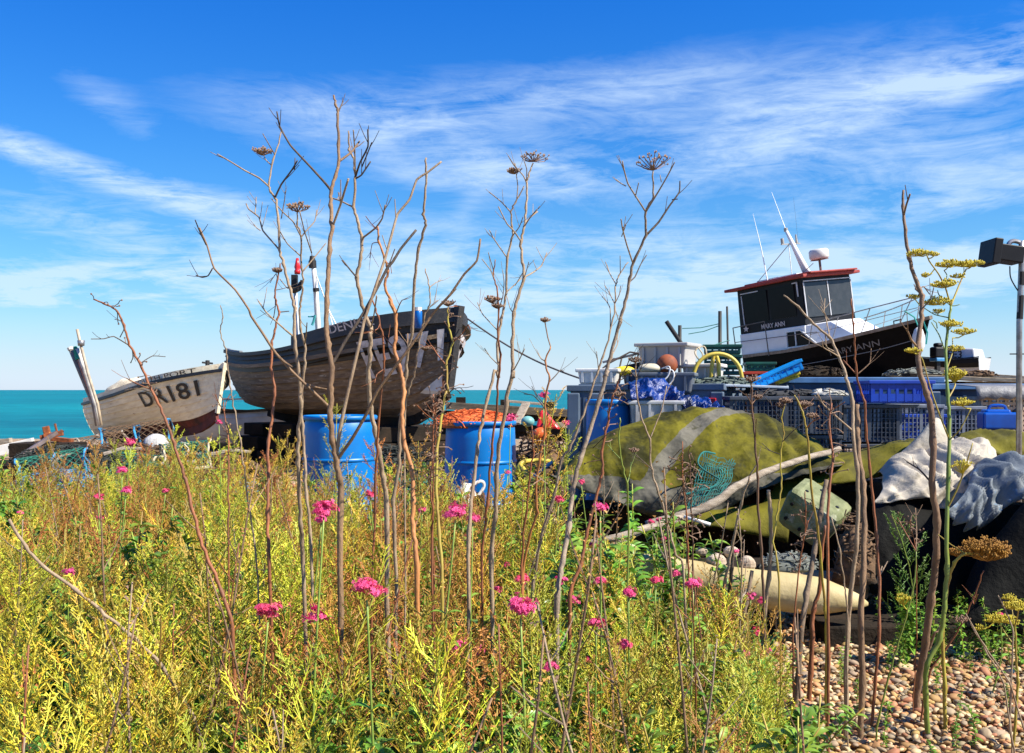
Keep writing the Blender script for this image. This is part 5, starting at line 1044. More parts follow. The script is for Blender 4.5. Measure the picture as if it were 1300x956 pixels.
def stem(label, d, trunk, w, mat, branches=(), bmat=None, umbels=(), name='dead_fennel', cat='dead plant', lean=0.0, tw=True, ground=True, umat=None, fuzz=0, group='dead stems'):
    pts = tr(trunk); rr = random.Random(hash(label) % 1000 if False else sum(map(ord, label)))
    n = len(pts); ph = rr.uniform(0, 6)
    def dep(px, py): return d+.10*d*math.sin(py*.006+ph)*.35+.0006*(px-pts[-1][0])*math.cos(ph)
    V3 = [P(x, y, dep(x, y)) for x, y in pts]
    last = V3[-1]; base = Vector((last.x+rr.uniform(-.03, .03)+(V3[-1].x-V3[-2].x)*1.0, last.y, gz(last.x, last.y)-.04))
    if ground and last.z > base.z+.03: V3.append(last.lerp(base, .5)+Vector((rr.uniform(-.01, .01), 0, 0))); V3.append(base)
    elif ground: V3.append(Vector((last.x, last.y, min(last.z-.05, base.z))))
    root = thing(name, label, cat, V3[-1], group=group)
    c = stiff(V3); m_ = len(c); r0, r1 = w[0]*d/FPX/2*.92, w[1]*d/FPX/2*.84
    rad = [(r0+(r1-r0)*(i/(m_-1))**.75)*(1+.05*math.sin(i*2.7)) for i in range(m_)]
    for i in range(5, m_-1, 5): rad[i] *= 1.32 if i % 10 else 1.12
    c = [p+Vector((rr.gauss(0, .0012), rr.gauss(0, .0012), 0)) for p in c]
    allc = list(c); mb = MB(); mb.tube(c, rad, 9); mb.build('stem', mat, root, True, True)
    ends = [(c[0], (c[0]-c[3]).normalized(), r0)]
    for b in branches:
        s_, wb = b[0], b[1]; bp = tr(s_); mt = b[2] if len(b) > 2 else (bmat or mat)
        V = [P(x, y, dep(x, y)) for x, y in bp]
        # join the branch to the nearest trunk point when it is close
        near = min(c, key=lambda q: (Vector((q.x/q.y, q.z/q.y))-Vector((V[-1].x/V[-1].y, V[-1].z/V[-1].y))).length)
        if (Vector((near.x/near.y, (near.z-EYE)/near.y))-Vector((V[-1].x/V[-1].y, (V[-1].z-EYE)/V[-1].y))).length*FPX < 9: V[-1] = near.copy()
        side = rr.uniform(-.12, .12); L_ = len(V)
        V = [v+Vector((0, side*(1-i/(L_-1)), 0))*1.0 for i, v in enumerate(V)]
        V = [Vector((v.x*(1+0), v.y, v.z)) for v in V]
        cc = stiff(V); mm = len(cc); ra, rb = wb[0]*d/FPX/2*.9, wb[1]*d/FPX/2*.88; allc += cc
        mb = MB(); mb.tube(cc, [ra+(rb-ra)*i/(mm-1) for i in range(mm)], 7); mb.build('branch', mt, root, True, True)
        ends.append((cc[0], (cc[0]-cc[min(3, mm-1)]).normalized(), ra))
        for _tw in range(rr.choice((1, 2, 2, 3)) if (tw and mm > 8) else 0):
            k = rr.randint(2, max(3, int(mm*.6))); q = cc[k]; dd = ((cc[k-1]-cc[k+1]).normalized()+Vector((rr.uniform(-.9, .9), rr.uniform(-.4, .4), .3))).normalized()*d*rr.uniform(.010, .026)
            mb = MB(); mb.tube([q+dd, q+dd*.5+Vector((0, 0, -.002)), q], [ra*.45, ra*.55, ra*.7], 5); mb.build('twig', mt, root, True)
    for (s_, r_, sr, *mx) in umbels:
        x, y = tr(s_)[0]; b3 = P(x, y, dep(x, y)); mb = MB()
        sc_ = lambda q: math.hypot((q.x/q.y*FPX+650)-x, (HOR-(q.z-EYE)/q.y*FPX)-y)
        nb = min(allc, key=sc_); b3 = P(x, y, nb.y)
        if sc_(nb) > 2.0: mb.tube([nb, nb.lerp(b3, .5)+Vector((0, 0, -.12*(b3-nb).length)), b3], d*.0006, 4)
        um = mx[0] if mx else (umat or seed_m)
        nn = mx[1] if len(mx) > 1 else 16; upk = mx[2] if len(mx) > 2 else .5
        umbel(mb, b3, r_*d/FPX, d, nn, upk, sr*d/FPX, rr, tiers=mx[3] if len(mx) > 3 else 4)
        mb.build('seed_head' if um in (seed_m, fen_o) else 'flower_head', um, root, True)
    if fuzz:
        mb = MB()
        for k in range(fuzz):
            q = c[rr.randint(1, int(m_*.45))]; pp = q.copy(); dd = Vector((rr.uniform(-1, 1), rr.uniform(-1, 1), rr.uniform(-.2, 1))).normalized(); L_ = d*rr.uniform(.006, .016); pl_ = [pp]
            for z in range(4): dd = (dd+Vector((rr.uniform(-.6, .6), rr.uniform(-.6, .6), rr.uniform(-.5, .3)))).normalized(); pp = pp+dd*L_*.35; pl_.append(pp)
            mb.tube(pl_, d*.0005, 3, False); mb.ball(pl_[-1], d*.0011, 3)
        mb.build('dry_flowers', seed_m, root, True)
    return root
stem('tallest dead fennel with a thick brown stem, crossing the blue barrel on the left', 2.55,
     'A 548,62 556,100 564,135 567,250 570,315 555,370 540,425 536,480 542,560 532,650 527,730 522,850 520,950 C 528,110 541,200 538,280 537,380 545,480 558,550 570,620 575,700', (2.6, 9.5), st_tan,
     [('A 578,75 572,100 564,135', (1.8, 2.4), st_dark), ('A 640,225 610,275 570,315', (2.4, 4)), ('A 359,155 365,205 400,270 470,345 520,400 540,430', (2, 4), st_dark), ('A 625,405 600,455 580,490 545,560', (3, 3.4), st_pale),
      ('A 858,568 800,640 770,690 I 1200,0 1100,200 960,460 780,740 670,940 C 545,180', (3.4, 5), st_dark),
      ('A 956,310 905,350 862,380 835,455 790,510 775,560 745,670 I 1150,0 1090,180 1010,420 970,540 930,740 C 640,130 600,300 575,420 563,530', (2.8, 5.5), st_pale),
      ('B 208,470 195,545 150,590 100,660 60,700 C 930,5 850,120 780,210 720,290 680,370 620,470 570,545', (2.6, 5), st_tan),
      ('A 585,690 612,725 637,755', (2, 2.5), st_dark), ('C 520,360 480,320 430,270 370,210 310,140 260,60 222,0 A 215,870 165,795 90,718 65,630 40,565', (4.6, 2.2), st_tan), ('A 12,740 40,750 68,745 90,718', (1.6, 2), st_dark), ('A 72,562 68,600 65,630', (1.6, 2), st_dark)])
stem('tall pale dead fennel just right of the tallest one, forked at the top', 2.75,
     'A 605,198 606,270 625,300 628,350 632,380 625,487 640,540 657,605 650,680 637,755 650,830 670,900 690,950 C 688,60 686,150 680,250 690,350 705,440 720,520 735,620 750,720', (2, 8), st_pale,
     [('A 648,235 641,290 632,375', (1.6, 2.2)), ('A 698,228 692,280 655,330 637,375', (2, 3), st_dark), ('A 705,262 680,300 655,335', (1.6, 2), st_dark), ('A 690,315 655,365 635,385', (2, 2.6), st_dark), ('A 510,427 560,450 620,488', (2, 2.6)),
      ('A 755,495 740,540 712,570 660,608', (1.8, 2.8)), ('A 690,545 700,560 712,570', (1, 1.4), st_red)])
stem('slender pale dead fennel with spreading arms, left of the tallest one', 2.7,
     'A 350,200 320,310 303,400 310,430 330,460 340,540 345,650 355,700 385,800 400,870 400,950 C 405,130 418,230 425,330 415,450 412,560 418,680 425,800 432,900', (1.8, 6.5), st_pale,
     [('A 125,300 170,325 220,355 270,380 300,405', (1.8, 2.6)), ('A 282,288 293,310 305,330', (1.3, 1.8)), ('A 425,325 400,355 355,405 330,455', (2, 2.8), st_dark), ('A 402,300 400,345', (1.5, 1.8), st_dark),
      ('A 190,455 205,480 250,515 270,570 320,625 343,655', (1.8, 2.6)), ('A 242,440 247,480 250,512', (1.4, 1.6)), ('A 240,548 255,565 270,575', (1.3, 1.6)), ('A 320,250 322,280', (1.2, 1.5)), ('A 270,845 300,890 370,955 C 395,90', (1.8, 2.8))],
     umbels=[('A 278,290', 11, 1.4)])
stem('pale dead fennel with a small flat seed umbel, beside the red lantern pole', 2.8,
     'A 415,500 410,550 425,600 427,720 432,770 425,840 418,880 425,950 C 438,110 438,200 428,300 430,420 440,550 445,680 462,830', (1.8, 5), st_pale,
     [('A 345,480 375,520 405,550 425,600', (1.4, 2.2)), ('A 370,430 365,460 350,530', (1.2, 1.6)), ('A 467,480 465,530 440,570 427,600', (1.4, 2.2)), ('A 355,580 380,630 415,680', (1.4, 2)), ('A 400,445 385,475 370,490', (1.2, 1.5)),
      ('A 498,610 470,665 430,730', (1.5, 2.2)), ('A 447,525 452,590 465,660', (1.5, 2)), ('C 480,40 460,80 440,108', (1.5, 2.4)), ('A 400,770 385,800 345,760', (1.2, 1.6))], umbels=[('A 413,505', 13, 1.5)])
stem('red brown dead weed with curled side shoots, near the stern of the dark fishing boat', 2.6,
     'A 345,700 335,760 325,830 340,885 325,955 C 315,110 312,200 325,290 318,370 300,480 300,600 298,750 302,900', (1.8, 5.5), st_red,
     [('A 305,910 320,860 330,820', (1.2, 1.8), st_dark), ('A 308,775 330,740 345,765', (1, 1.4), st_dark), ('A 355,775 340,790 330,800', (1, 1.3), st_dark), ('A 345,870 340,885', (1.5, 2), st_dark)], umbels=[('A 335,735', 7, 1.0)])
stem('long leaning red brown weed stem across the bow of the cream boat', 2.3,
     'H 470,0 520,20 590,60 620,130 650,230 700,320 740,420 780,500 830,610 870,720 910,840 L 735,150 755,240 790,370 830,480 880,600 920,740', (2, 6), st_red,
     [('H 550,210 580,205 600,190 650,230', (1.2, 1.8), st_dark), ('H 580,100 610,110 622,150 600,190', (1.1, 1.5), st_dark), ('H 600,315 630,290 645,255 650,232', (1.2, 1.7), st_dark), ('H 755,280 725,280 715,325', (1.1, 1.6), st_dark), ('H 650,395 690,420 745,465', (1.2, 1.8)), ('H 690,455 720,445 750,468', (1.1, 1.5), st_dark)], fuzz=14)
stem('leaning pale cane lying across the weeds at the lower left', 2.1, 'L 35,310 100,420 180,500 300,590 420,690 530,780 X 205,845 245,910 270,990', (4, 6), st_pale, tw=False, name='dead_cane')
stem('very thin pale stem beside the bow of the cream boat', 2.5, 'H 1105,30 1115,90 1100,160 1130,250 1140,350 1150,430 1175,560 1200,700 1215,820 C 205,560 220,680 250,880', (1.2, 2.8), st_pale, tw=False)
stem('thin red stem left of the very thin pale one', 2.6, 'C 130,330 140,420 152,480 150,600 150,780', (1.5, 2.8), st_red, [('C 110,300 118,330 135,360', (1, 1.4)), ('C 145,300 140,340 136,370', (1, 1.4))], fuzz=12)
stem('bright orange brown stem with a curly shoot, below the boat lettering', 2.5,
     'A 715,560 720,620 740,680 755,730 740,780 765,840 785,890 J 265,0 340,150 335,400 320,490 370,680 410,800 C 815,290 805,400 820,500 845,590 850,700 850,820 865,950', (2.4, 7.5), M('orange_stem', (.48, .20, .055), .6, (.30, .12, .04), scale=9, contrast=.4, bump=.2, stretch=(4, 4, 1)),
     [('J 500,30 430,35 385,80 345,150', (1, 2), st_red), ('J 300,330 298,260 315,200 340,170', (1, 1.6), st_red), ('A 675,670 690,620 720,625', (1, 1.4), st_red), ('A 690,545 705,560 718,580', (1, 1.3), st_red), ('A 770,740 765,710 750,690', (1, 1.3), st_red), ('J 105,380 200,370 260,430 320,490', (1.2, 2), st_red)])
stem('straight pale stem bent near its tip, rising behind the bow lettering', 2.8,
     'A 897,300 900,360 895,450 888,515 898,555 870,640 855,760 847,950 C 830,130 822,230 812,330 800,430 797,560 775,700 780,790', (2.4, 6), st_pale, [('J 425,330 435,420 445,520 460,640', (2, 2.4), st_tan)])
stem('thin pale forked stem in front of the white boat number', 2.65, 'A 895,720 912,790 915,850 J 640,140 610,260 580,400 550,600 530,740 465,950 C 820,370', (1.5, 3), st_pale, [('A 945,748 930,765 912,790', (1, 1.5)), ('J 760,0 690,65 650,130', (1.2, 1.8))], ground=True)
stem('slim orange stem left of the thick curly orange one', 2.7, 'J 100,0 160,170 200,370 220,600 210,780 190,950 C 718,420 712,520 705,650', (2, 4), st_red, [('J 200,0 150,150 90,280', (1.5, 2), st_pale), ('J 130,350 175,300 180,250', (1, 1.5)), ('J 150,850 160,760 205,690', (1, 1.6))])
stem('yellow stem with dry red brown flower tufts under the boat bow', 2.5, 'J 870,80 870,260 915,430 850,670 870,950 D 80,170 60,270 45,400 40,560 55,700 65,950', (1.8, 5.5), st_yel,
     [('J 950,40 890,60 870,90', (1, 1.4), st_red), ('J 1110,330 1080,270 1010,360 920,430', (1.2, 2), st_red), ('J 610,490 700,470 760,560 840,665', (1.3, 2), st_red), ('J 1045,940 1000,895 930,905 880,940', (1, 1.8), st_dark)], umbels=[('J 870,70', 8, 1.1), ('J 640,520', 6, 1.0)], fuzz=26)
stem('red stem crowded with dry tufts at the foot of the boat bow', 2.6, 'D 30,200 40,290 35,400 30,560 28,760', (1.8, 3), st_red, [('D 0,300 15,340 36,380', (1, 1.5)), ('D 70,130 55,180 38,260', (1, 1.5))], fuzz=44)
stem('reddish stem with tufts between the two blue barrels', 2.55, 'C 925,300 930,400 925,520 915,640 925,740 920,880', (1.6, 3.4), st_red, [('C 880,340 900,370 928,400', (1, 1.5)), ('C 950,330 940,370 930,400', (1, 1.5))], fuzz=40)
stem('pale dead fennel with a dark flat umbel, right of the net barrel', 2.9,
     'B 395,165 380,210 373,240 372,330 365,400 352,455 358,530 363,585 340,660 325,720 320,820 320,955 D 335,90 305,220 280,370 270,500 265,650 250,800', (1.8, 7), st_pale,
     [('B 305,150 325,180 360,215 373,240', (1.3, 2)), ('B 355,165 372,200 375,235', (1.2, 1.6)), ('B 415,330 385,360 370,385', (1.6, 2.2)), ('B 410,345 385,370 368,395', (1.4, 2)), ('B 270,345 300,400 325,420 352,458', (1.5, 2.3)), ('B 452,475 430,530 400,560 365,585', (1.6, 2.4)), ('B 378,545 372,565 365,580', (1, 1.4)), ('B 330,600 350,575 358,560', (1, 1.5)), ('B 300,655 312,700 325,720', (1, 1.6)), ('B 365,850 345,890 322,925', (1.2, 1.8))], umbels=[('B 397,160', 19, 1.3, seed_m, 17, .42, 2)])
stem('brown and pale dead fennel on the left of the umbel topped one', 2.8,
     'B 365,250 330,310 315,345 318,400 322,430 300,515 298,640 280,740 265,830 270,955 D 265,90 235,200 215,290 195,400 180,560 165,700', (1.6, 6), st_pale,
     [('B 235,275 280,310 315,345', (1.3, 2)), ('B 330,165 335,210 340,250 325,300', (1.2, 1.8)), ('B 235,410 250,440 270,470 298,515', (1.4, 2)), ('B 358,385 345,410 322,428', (1.2, 1.7)), ('B 355,575 335,600 303,640', (1.3, 1.8)), ('B 220,850 240,880 262,910', (1.1, 1.6))], umbels=[('B 325,205', 8, 1.2)])
stem('red brown stem with several thin pale tips, close behind the brown and pale one', 2.85, 'B 260,520 250,570 262,620 270,700 265,800 D 285,30 275,130 270,250 250,400 235,600 215,780', (1.3, 4.5), st_red,
     [('B 208,520 240,560 255,590', (1.2, 1.6), st_pale), ('B 235,515 240,560', (1, 1.3), st_pale), ('B 190,675 210,720 250,770', (1.2, 1.6), st_pale), ('B 285,570 290,610 285,660 270,700', (1.1, 1.5), st_pale)], umbels=[('B 245,680', 9, 1.3), ('B 265,700', 6, 1.1)])
stem('big dead fennel with an open fan shaped umbel, left of the cabin boat', 2.8,
     'B 838,195 838,290 808,345 810,430 770,520 750,590 740,660 715,750 680,880 660,955 D 690,90 660,200 620,330 590,420 560,540 545,680 520,820 500,940', (2, 8.5), M('grey_brown_stem', (.36, .28, .20), .75, (.17, .12, .08), scale=5, contrast=.4, bump=.3, stretch=(2, 2, 1)),
     [('B 715,178 725,210 740,250 770,290 808,345', (1.8, 2.6)), ('B 702,225 720,240 738,250', (1.4, 1.8)), ('B 770,262 772,290', (1.4, 1.6)), ('B 897,190 875,235 850,280 808,345', (1.6, 2.6)), ('B 862,210 868,235', (1.2, 1.5)), ('B 945,220 940,265 900,320 860,380 812,432', (1.8, 3.6), st_dark), ('B 912,315 908,300', (1.5, 1.8), st_dark),
      ('B 705,395 715,420 735,470 758,540', (1.8, 2.4), st_pale), ('B 722,415 722,435', (1.2, 1.5), st_pale), ('B 827,490 800,530 775,580 760,610', (1.4, 2.2), st_dark), ('B 785,495 788,540', (1.2, 1.6)), ('B 715,800 712,830 690,870', (1.4, 2))], umbels=[('B 838,192', 23, 1.5, seed_m, 20, .62, 2)])
stem('thin pale many forked fennel left of the fan shaped umbel', 2.95, 'B 745,530 710,580 700,620 697,700 678,800 650,880 D 655,90 625,180 590,280 545,390 520,420 490,560 440,720 410,900', (1.3, 4.5), st_pale,
     [('B 665,525 680,570 700,610', (1.2, 1.6)), ('B 705,520 712,560', (1, 1.3)), ('B 672,600 685,640 697,680', (1.1, 1.5)), ('B 655,650 670,670 682,700 676,780', (1.1, 1.6)), ('B 715,620 712,650 700,690', (1, 1.4)), ('B 715,745 705,720 698,705', (1, 1.4)), ('B 625,860 632,900 640,930', (1, 1.4))])
stem('orange brown stem with curled tips standing against the sea', 2.7, 'D 475,0 455,55 470,120 455,200 455,310 430,440 420,530 425,630 395,720 370,860', (1.8, 4.5), M('orange_brown_stem', (.42, .16, .04), .65, (.24, .09, .03), scale=9),
     [('D 425,20 440,45 455,60', (1.2, 1.8), st_pale), ('D 530,95 515,88 495,110 475,135', (1.1, 1.8), st_dark), ('D 375,180 410,185 440,215 455,240', (1.2, 1.8), st_dark), ('D 405,150 420,180 440,210', (1, 1.4), st_dark)], umbels=[('B 440,750', 5, .9)])
stem('dark red stem with side shoots across the left of the olive tarpaulin', 2.7, 'D 740,115 710,190 690,300 670,400 672,480 640,600 610,720 590,830 550,940', (2, 6.5), st_red,
     [('D 775,35 760,80 735,125', (1.2, 1.8), st_dark), ('D 735,180 760,200 745,215', (1, 1.3), st_dark), ('D 640,390 655,370 680,350', (1, 1.6), st_dark), ('D 700,215 685,240 700,270', (1, 1.3))], umbels=[('D 735,190', 6, 1.1)], fuzz=16)
stem('thin dark green stem in front of the olive tarpaulin', 2.8, 'D 740,270 735,340 742,430 765,520 770,690', (1.8, 3), st_green, [('D 705,380 722,405 743,432', (1.2, 2)), ('D 800,450 785,490 765,520', (1, 1.6))])
stem('pale zigzag stem in front of the olive tarpaulin, its top over the white tub', 2.8, 'D 795,40 800,170 820,270 850,350 855,450 880,540 910,640 950,790 X 868,720', (1.6, 4), st_pale,
     [('D 928,150 905,240 880,290 850,352', (1.4, 2)), ('D 750,110 775,90 800,110', (1, 1.4), st_dark), ('D 825,50 815,80 800,110', (1, 1.3), st_dark), ('D 785,400 830,440 856,460', (1, 1.6), st_dark)], umbels=[('D 795,60', 8, .9), ('D 790,400', 5, .9)])
stem('thin reddish stem near the yellow hose', 2.6, 'D 405,300 410,400 395,500 380,650 365,830', (1.6, 4), st_red, fuzz=18)
stem('dark brown stem in front of the middle of the olive tarpaulin', 3.2, 'E 340,20 345,150 355,260 365,380 365,500 375,620 385,790', (2, 4.5), M('brown_dead_stem', (.17, .09, .05), .8, (.08, .045, .03), scale=9), [('E 380,65 362,85 350,95', (1, 1.6)), ('E 300,60 325,85 348,110', (1, 1.5)), ('E 325,150 340,180 352,230', (1, 1.5))], umbels=[('E 345,15', 7, 1.1), ('E 365,80', 5, 1.)])
stem('olive stem forked at the top, in front of the banded tarpaulin', 3.2, 'E 470,95 455,150 465,210 450,290 455,400 440,500 425,620 440,700', (1.5, 3), st_yel, [('E 412,80 425,120 455,165', (1, 1.5), st_dark), ('E 518,172 490,200 465,235', (1, 1.5), st_dark), ('E 415,255 430,280 450,300', (1, 1.4), st_dark)], umbels=[('E 470,95', 7, 1.2), ('E 450,110', 5, 1.)])
stem('yellow brown stem running down past the drilled green box', 3.3, 'E 505,65 535,130 548,190 560,300 570,430 590,560 605,700 620,880 625,950', (2, 4.5), st_yel, [('E 578,150 560,165 547,190', (1.2, 1.8), st_red), ('E 490,70 510,100 535,130', (1, 1.5), st_dark), ('E 550,100 545,130 540,155', (1, 1.5), st_red)], umbels=[('E 545,110', 7, 1.2), ('E 570,150', 5, 1.)])
stem('red brown stem behind the yellow brown one, above the drilled green box', 3.35, 'E 645,95 635,170 650,300 635,420 628,600', (2, 5), st_red, [('E 655,90 650,120', (1.2, 1.5)), ('E 620,200 635,240', (1, 1.5))], fuzz=20)
stem('pale stem rising from the shingle past the name on the cabin boat', 3.5, 'K 600,495 660,545 730,620 800,680 830,745 865,830 E 700,0 725,90 725,200 740,330 745,480 740,620 720,800 705,950', (2, 7), st_pale,
     [('K 812,500 797,560 795,600 800,680', (1.3, 1.8)), ('K 750,545 780,590 795,605', (1.2, 1.5)), ('E 570,60 600,100 660,150 725,195', (1.6, 2.6)), ('K 740,700 755,725 800,745 820,765', (1.3, 1.8)), ('K 780,665 785,720 805,750', (1.2, 1.6))])
stem('thick cut brown cane standing on the shingle, right of the drilled box', 3.6, 'E 742,100 743,200 748,300 765,400 768,560 765,760 755,900', (6, 9), st_tan, tw=False, name='dead_cane')
stem('orange red stem turning green below, beside the thick cut cane', 3.5, 'K 890,510 900,620 905,700 910,820 935,920 E 770,90 775,200 790,340 800,450 815,600 825,760 825,950', (1.8, 5), st_red, [('K 870,775 890,805 910,835', (1.2, 1.8)), ('K 995,725 980,790 925,850', (1.2, 2), st_tan), ('E 830,740 822,765 815,780', (4, 2.4), st_pale)])
stem('thin brown stem in front of the dark crates, right of the second mesh crate', 3.3, 'E 80,240 78,380 95,520 100,640 100,720', (1.3, 3.4), st_red, fuzz=30)
stem('thin brown stem paired with a straighter one, over the teal net', 3.25, 'E 105,290 110,400 115,560 120,740', (1.3, 3.2), M('brown_dead_stem', (.17, .09, .05)), fuzz=30)
stem('short cut pale cane standing in front of the cream fender', 3.7, 'E 405,425 412,500 415,620 405,760 385,950', (5, 6.5), st_pale, tw=False, name='dead_cane')
stem('pale stem leaning left past the end of the driftwood branch', 3.5, 'E 335,370 300,480 270,620 240,780 225,950', (2.4, 6), st_pale, [('E 370,300 360,330 335,370', (1.4, 2.4))])
stem('thick dark cane leaning over the cream fender', 3.7, 'E 625,385 600,520 580,660 550,820 530,950', (6, 9), M('dark_cane', (.20, .14, .09), .8, (.10, .065, .04), scale=9, bump=.3), tw=False, name='dead_cane')
stem('second thick dark cane, right of the one over the cream fender', 3.75, 'E 620,560 605,680 600,800 575,880 570,950', (4, 8), st_red, tw=False, name='dead_cane')
stem('thin red stem with tufts in front of the drilled green box', 3.4, 'E 545,430 545,560 525,700 500,940', (1.5, 3), st_red, [('E 555,540 550,570 543,590', (1, 1.4))], fuzz=26)
stem('thin pale stem beside the drilled green box', 3.5, 'E 645,530 675,650 690,760 700,830 705,900', (1.6, 2.6), st_pale)
stem('short broken cane with a split end, in front of the cream fender', 3.8, 'E 345,730 320,850 305,950', (5, 8), M('dark_cane', (.2, .14, .09)), tw=False, name='dead_cane')
stem('brown cane rising from behind the cream fender near its middle', 3.9, 'E 270,640 265,720 255,850 245,930', (4, 8), st_dark, tw=False, name='dead_cane')
stem('tall thick brown fennel stalk with a bare forked top at the right', 3.7, 'F 173,5 170,80 180,190 200,320 235,440 260,500 258,600 240,740 245,840 280,955 G 300,90 310,200 305,330 320,450 318,560 300,700 285,830 262,955 X 1163,885', (3, 12), M('brown_stalk', (.22, .13, .07), .7, (.11, .06, .035), scale=7, contrast=.4, bump=.3, stretch=(3, 3, 1)),
     [('F 150,50 160,85 170,115', (2.4, 3)), ('F 272,455 262,470 258,490', (3, 3.5)), ('F 340,480 290,450 268,460', (1.4, 2)), ('F 158,655 180,680 200,705 238,745', (2, 3.4), st_tan), ('F 272,470 278,520 290,560', (1.4, 2)), ('G 255,268 280,290 305,325', (1.8, 3), st_dark), ('G 330,795 312,800 295,850 285,860', (3, 5), st_tan)])
stem('tall green fennel with yellow umbels at the right', 3.6, 'F 395,545 380,640 370,760 378,955 G 360,130 355,300 352,480 352,600 345,720 330,820 290,900 X 1175,880', (3, 8), st_green,
     [('F 485,368 460,410 430,470 395,545', (2, 3), st_yel), ('F 250,318 270,345 320,400 360,460 395,545', (1.8, 2.6), st_yel), ('F 380,375 385,400 365,440', (1.4, 1.8)), ('F 365,465 355,490 372,520', (1.4, 1.8)), ('F 335,545 350,580 378,600', (1.4, 1.8)), ('F 315,620 345,680 370,760', (1.4, 2)), ('F 390,635 385,650 378,665', (1.3, 1.8)), ('F 440,690 430,760 390,860 G 385,20 365,60', (1.4, 2.4), st_yel), ('F 435,365 445,390 440,410', (1.2, 1.6)), ('F 428,540 410,545 396,548', (1.2, 1.6)), ('F 300,615 320,625 330,650', (1.2, 1.6)), ('F 225,770 250,800 290,930 G 320,100 350,200', (1.4, 2.6), st_yel), ('G 400,95 380,160 358,210', (1.4, 2.2), st_yel), ('G 395,200 380,290 370,350 360,400', (1.6, 3), st_yel)],
     umbels=[('F 245,312', 14, 1.15, fen_y, 24, 0.33, 7), ('F 315,312', 6, 0.94, fen_y, 9, 0.33, 6), ('F 380,365', 15, 1.15, fen_y, 24, 0.39, 7), ('F 490,362', 15, 1.15, fen_y, 24, 0.33, 7), ('F 440,362', 11, 1.08, fen_y, 18, 0.39, 7), ('F 365,460', 16, 1.15, fen_y, 26, 0.39, 7), ('F 335,540', 18, 1.08, fen_y, 26, 0.33, 7), ('F 395,640', 14, 1.08, fen_y, 20, 0.26, 7), ('F 455,680', 14, 1.08, fen_y, 20, 0.39, 7), ('F 225,512', 8, 1.01, fen_y, 10, 0.39, 6), ('F 430,415', 8, 1.01, fen_y, 10, 0.39, 6), ('F 275,412', 6, 0.94, fen_y, 8, 0.52, 6), ('F 335,580', 7, 0.94, fen_y, 9, 0.39, 6), ('F 420,755', 9, 1.01, fen_y, 12, 0.39, 6), ('F 220,765', 10, 1.01, fen_y, 13, 0.39, 6), ('G 400,88', 13, 1.01, fen_y, 21, 0.39, 7), ('F 415,900', 13, 1.01, fen_y, 36, 0.91, 7), ('G 400,300', 12, 0.86, fen_y, 18, 1.04, 6)], name='fennel', cat='plant', tw=False, group=None)
stem('curved yellow fennel stem carrying a broad orange brown seed mass, against the black sheet', 3.5, 'G 470,560 430,550 400,555 375,580 355,640 345,720 338,800', (3, 6), st_yel, [('G 360,500 385,530 410,555', (1.4, 2)), ('G 420,600 410,570 400,556', (1.2, 1.6))],
     umbels=[('G 480,575', 24, 1.1, fen_o, 90, .75, 8), ('G 455,560', 20, 1.1, fen_o, 60, .7, 8), ('G 505,570', 18, 1.1, fen_o, 60, .8, 8), ('G 385,560', 14, 1.0, fen_o, 30, .5, 7)], name='fennel', cat='plant', tw=False, group=None)
stem('low fennel with flat yellow umbels at the lower right corner', 3.3, 'G 568,760 565,800 570,880 575,955', (2, 4.5), st_yel, [('G 530,770 548,810 566,850', (1.4, 2)), ('G 590,740 580,780 568,810', (1.4, 2)), ('G 545,690 560,730 568,770', (1.4, 2)), ('G 520,860 545,900 570,930', (1.4, 2), st_green)],
     umbels=[('G 525,765', 20, 1.15, fen_y, 36, 0.26, 7), ('G 572,725', 17, 1.15, fen_y, 30, 0.33, 7), ('G 548,695', 9, 1.01, fen_y, 12, 0.26, 6), ('G 455,792', 8, 0.94, fen_y, 12, 0.52, 6)], name='fennel', cat='plant', tw=False, group=None)
stem('dark red leaning stem low at the right, in front of the black sheet', 3.5, 'G 468,605 440,680 400,770 350,850 300,920', (1.6, 3.4), st_red, [('G 405,660 415,700 425,690', (1, 1.4))], umbels=[('G 398,768', 7, 1.3, seed_m)])
stem('thin green leaning stem left of the tall brown stalk', 3.5, 'G 255,545 250,640 225,750 195,850 165,955', (1.6, 3), st_green, [('G 290,420 275,480 255,545', (1.4, 1.8), st_tan), ('G 232,450 245,500 255,545', (1.2, 1.6), st_red)], umbels=[('G 215,715', 9, 0.94, fen_y, 15, 1.17, 6)])
for k, (a, lab) in enumerate((('G 410,740 470,840 545,955', 'straight dry blade leaning right, near the lower right corner'), ('G 425,770 470,850 530,955', 'second dry blade parallel to the leaning one, lower right'), ('G 515,683 540,740 560,800', 'short dry blade behind the low yellow fennel'))):
    stem(lab, 3.4, a, (1.4, 3), st_pale, tw=False, name='dry_grass_stalk')
stem('small brown seed spray beside the leaning green stem', 3.6, 'G 235,445 240,480 255,540', (1, 1.6), st_red, fuzz=16, tw=False, name='dry_grass_stalk')

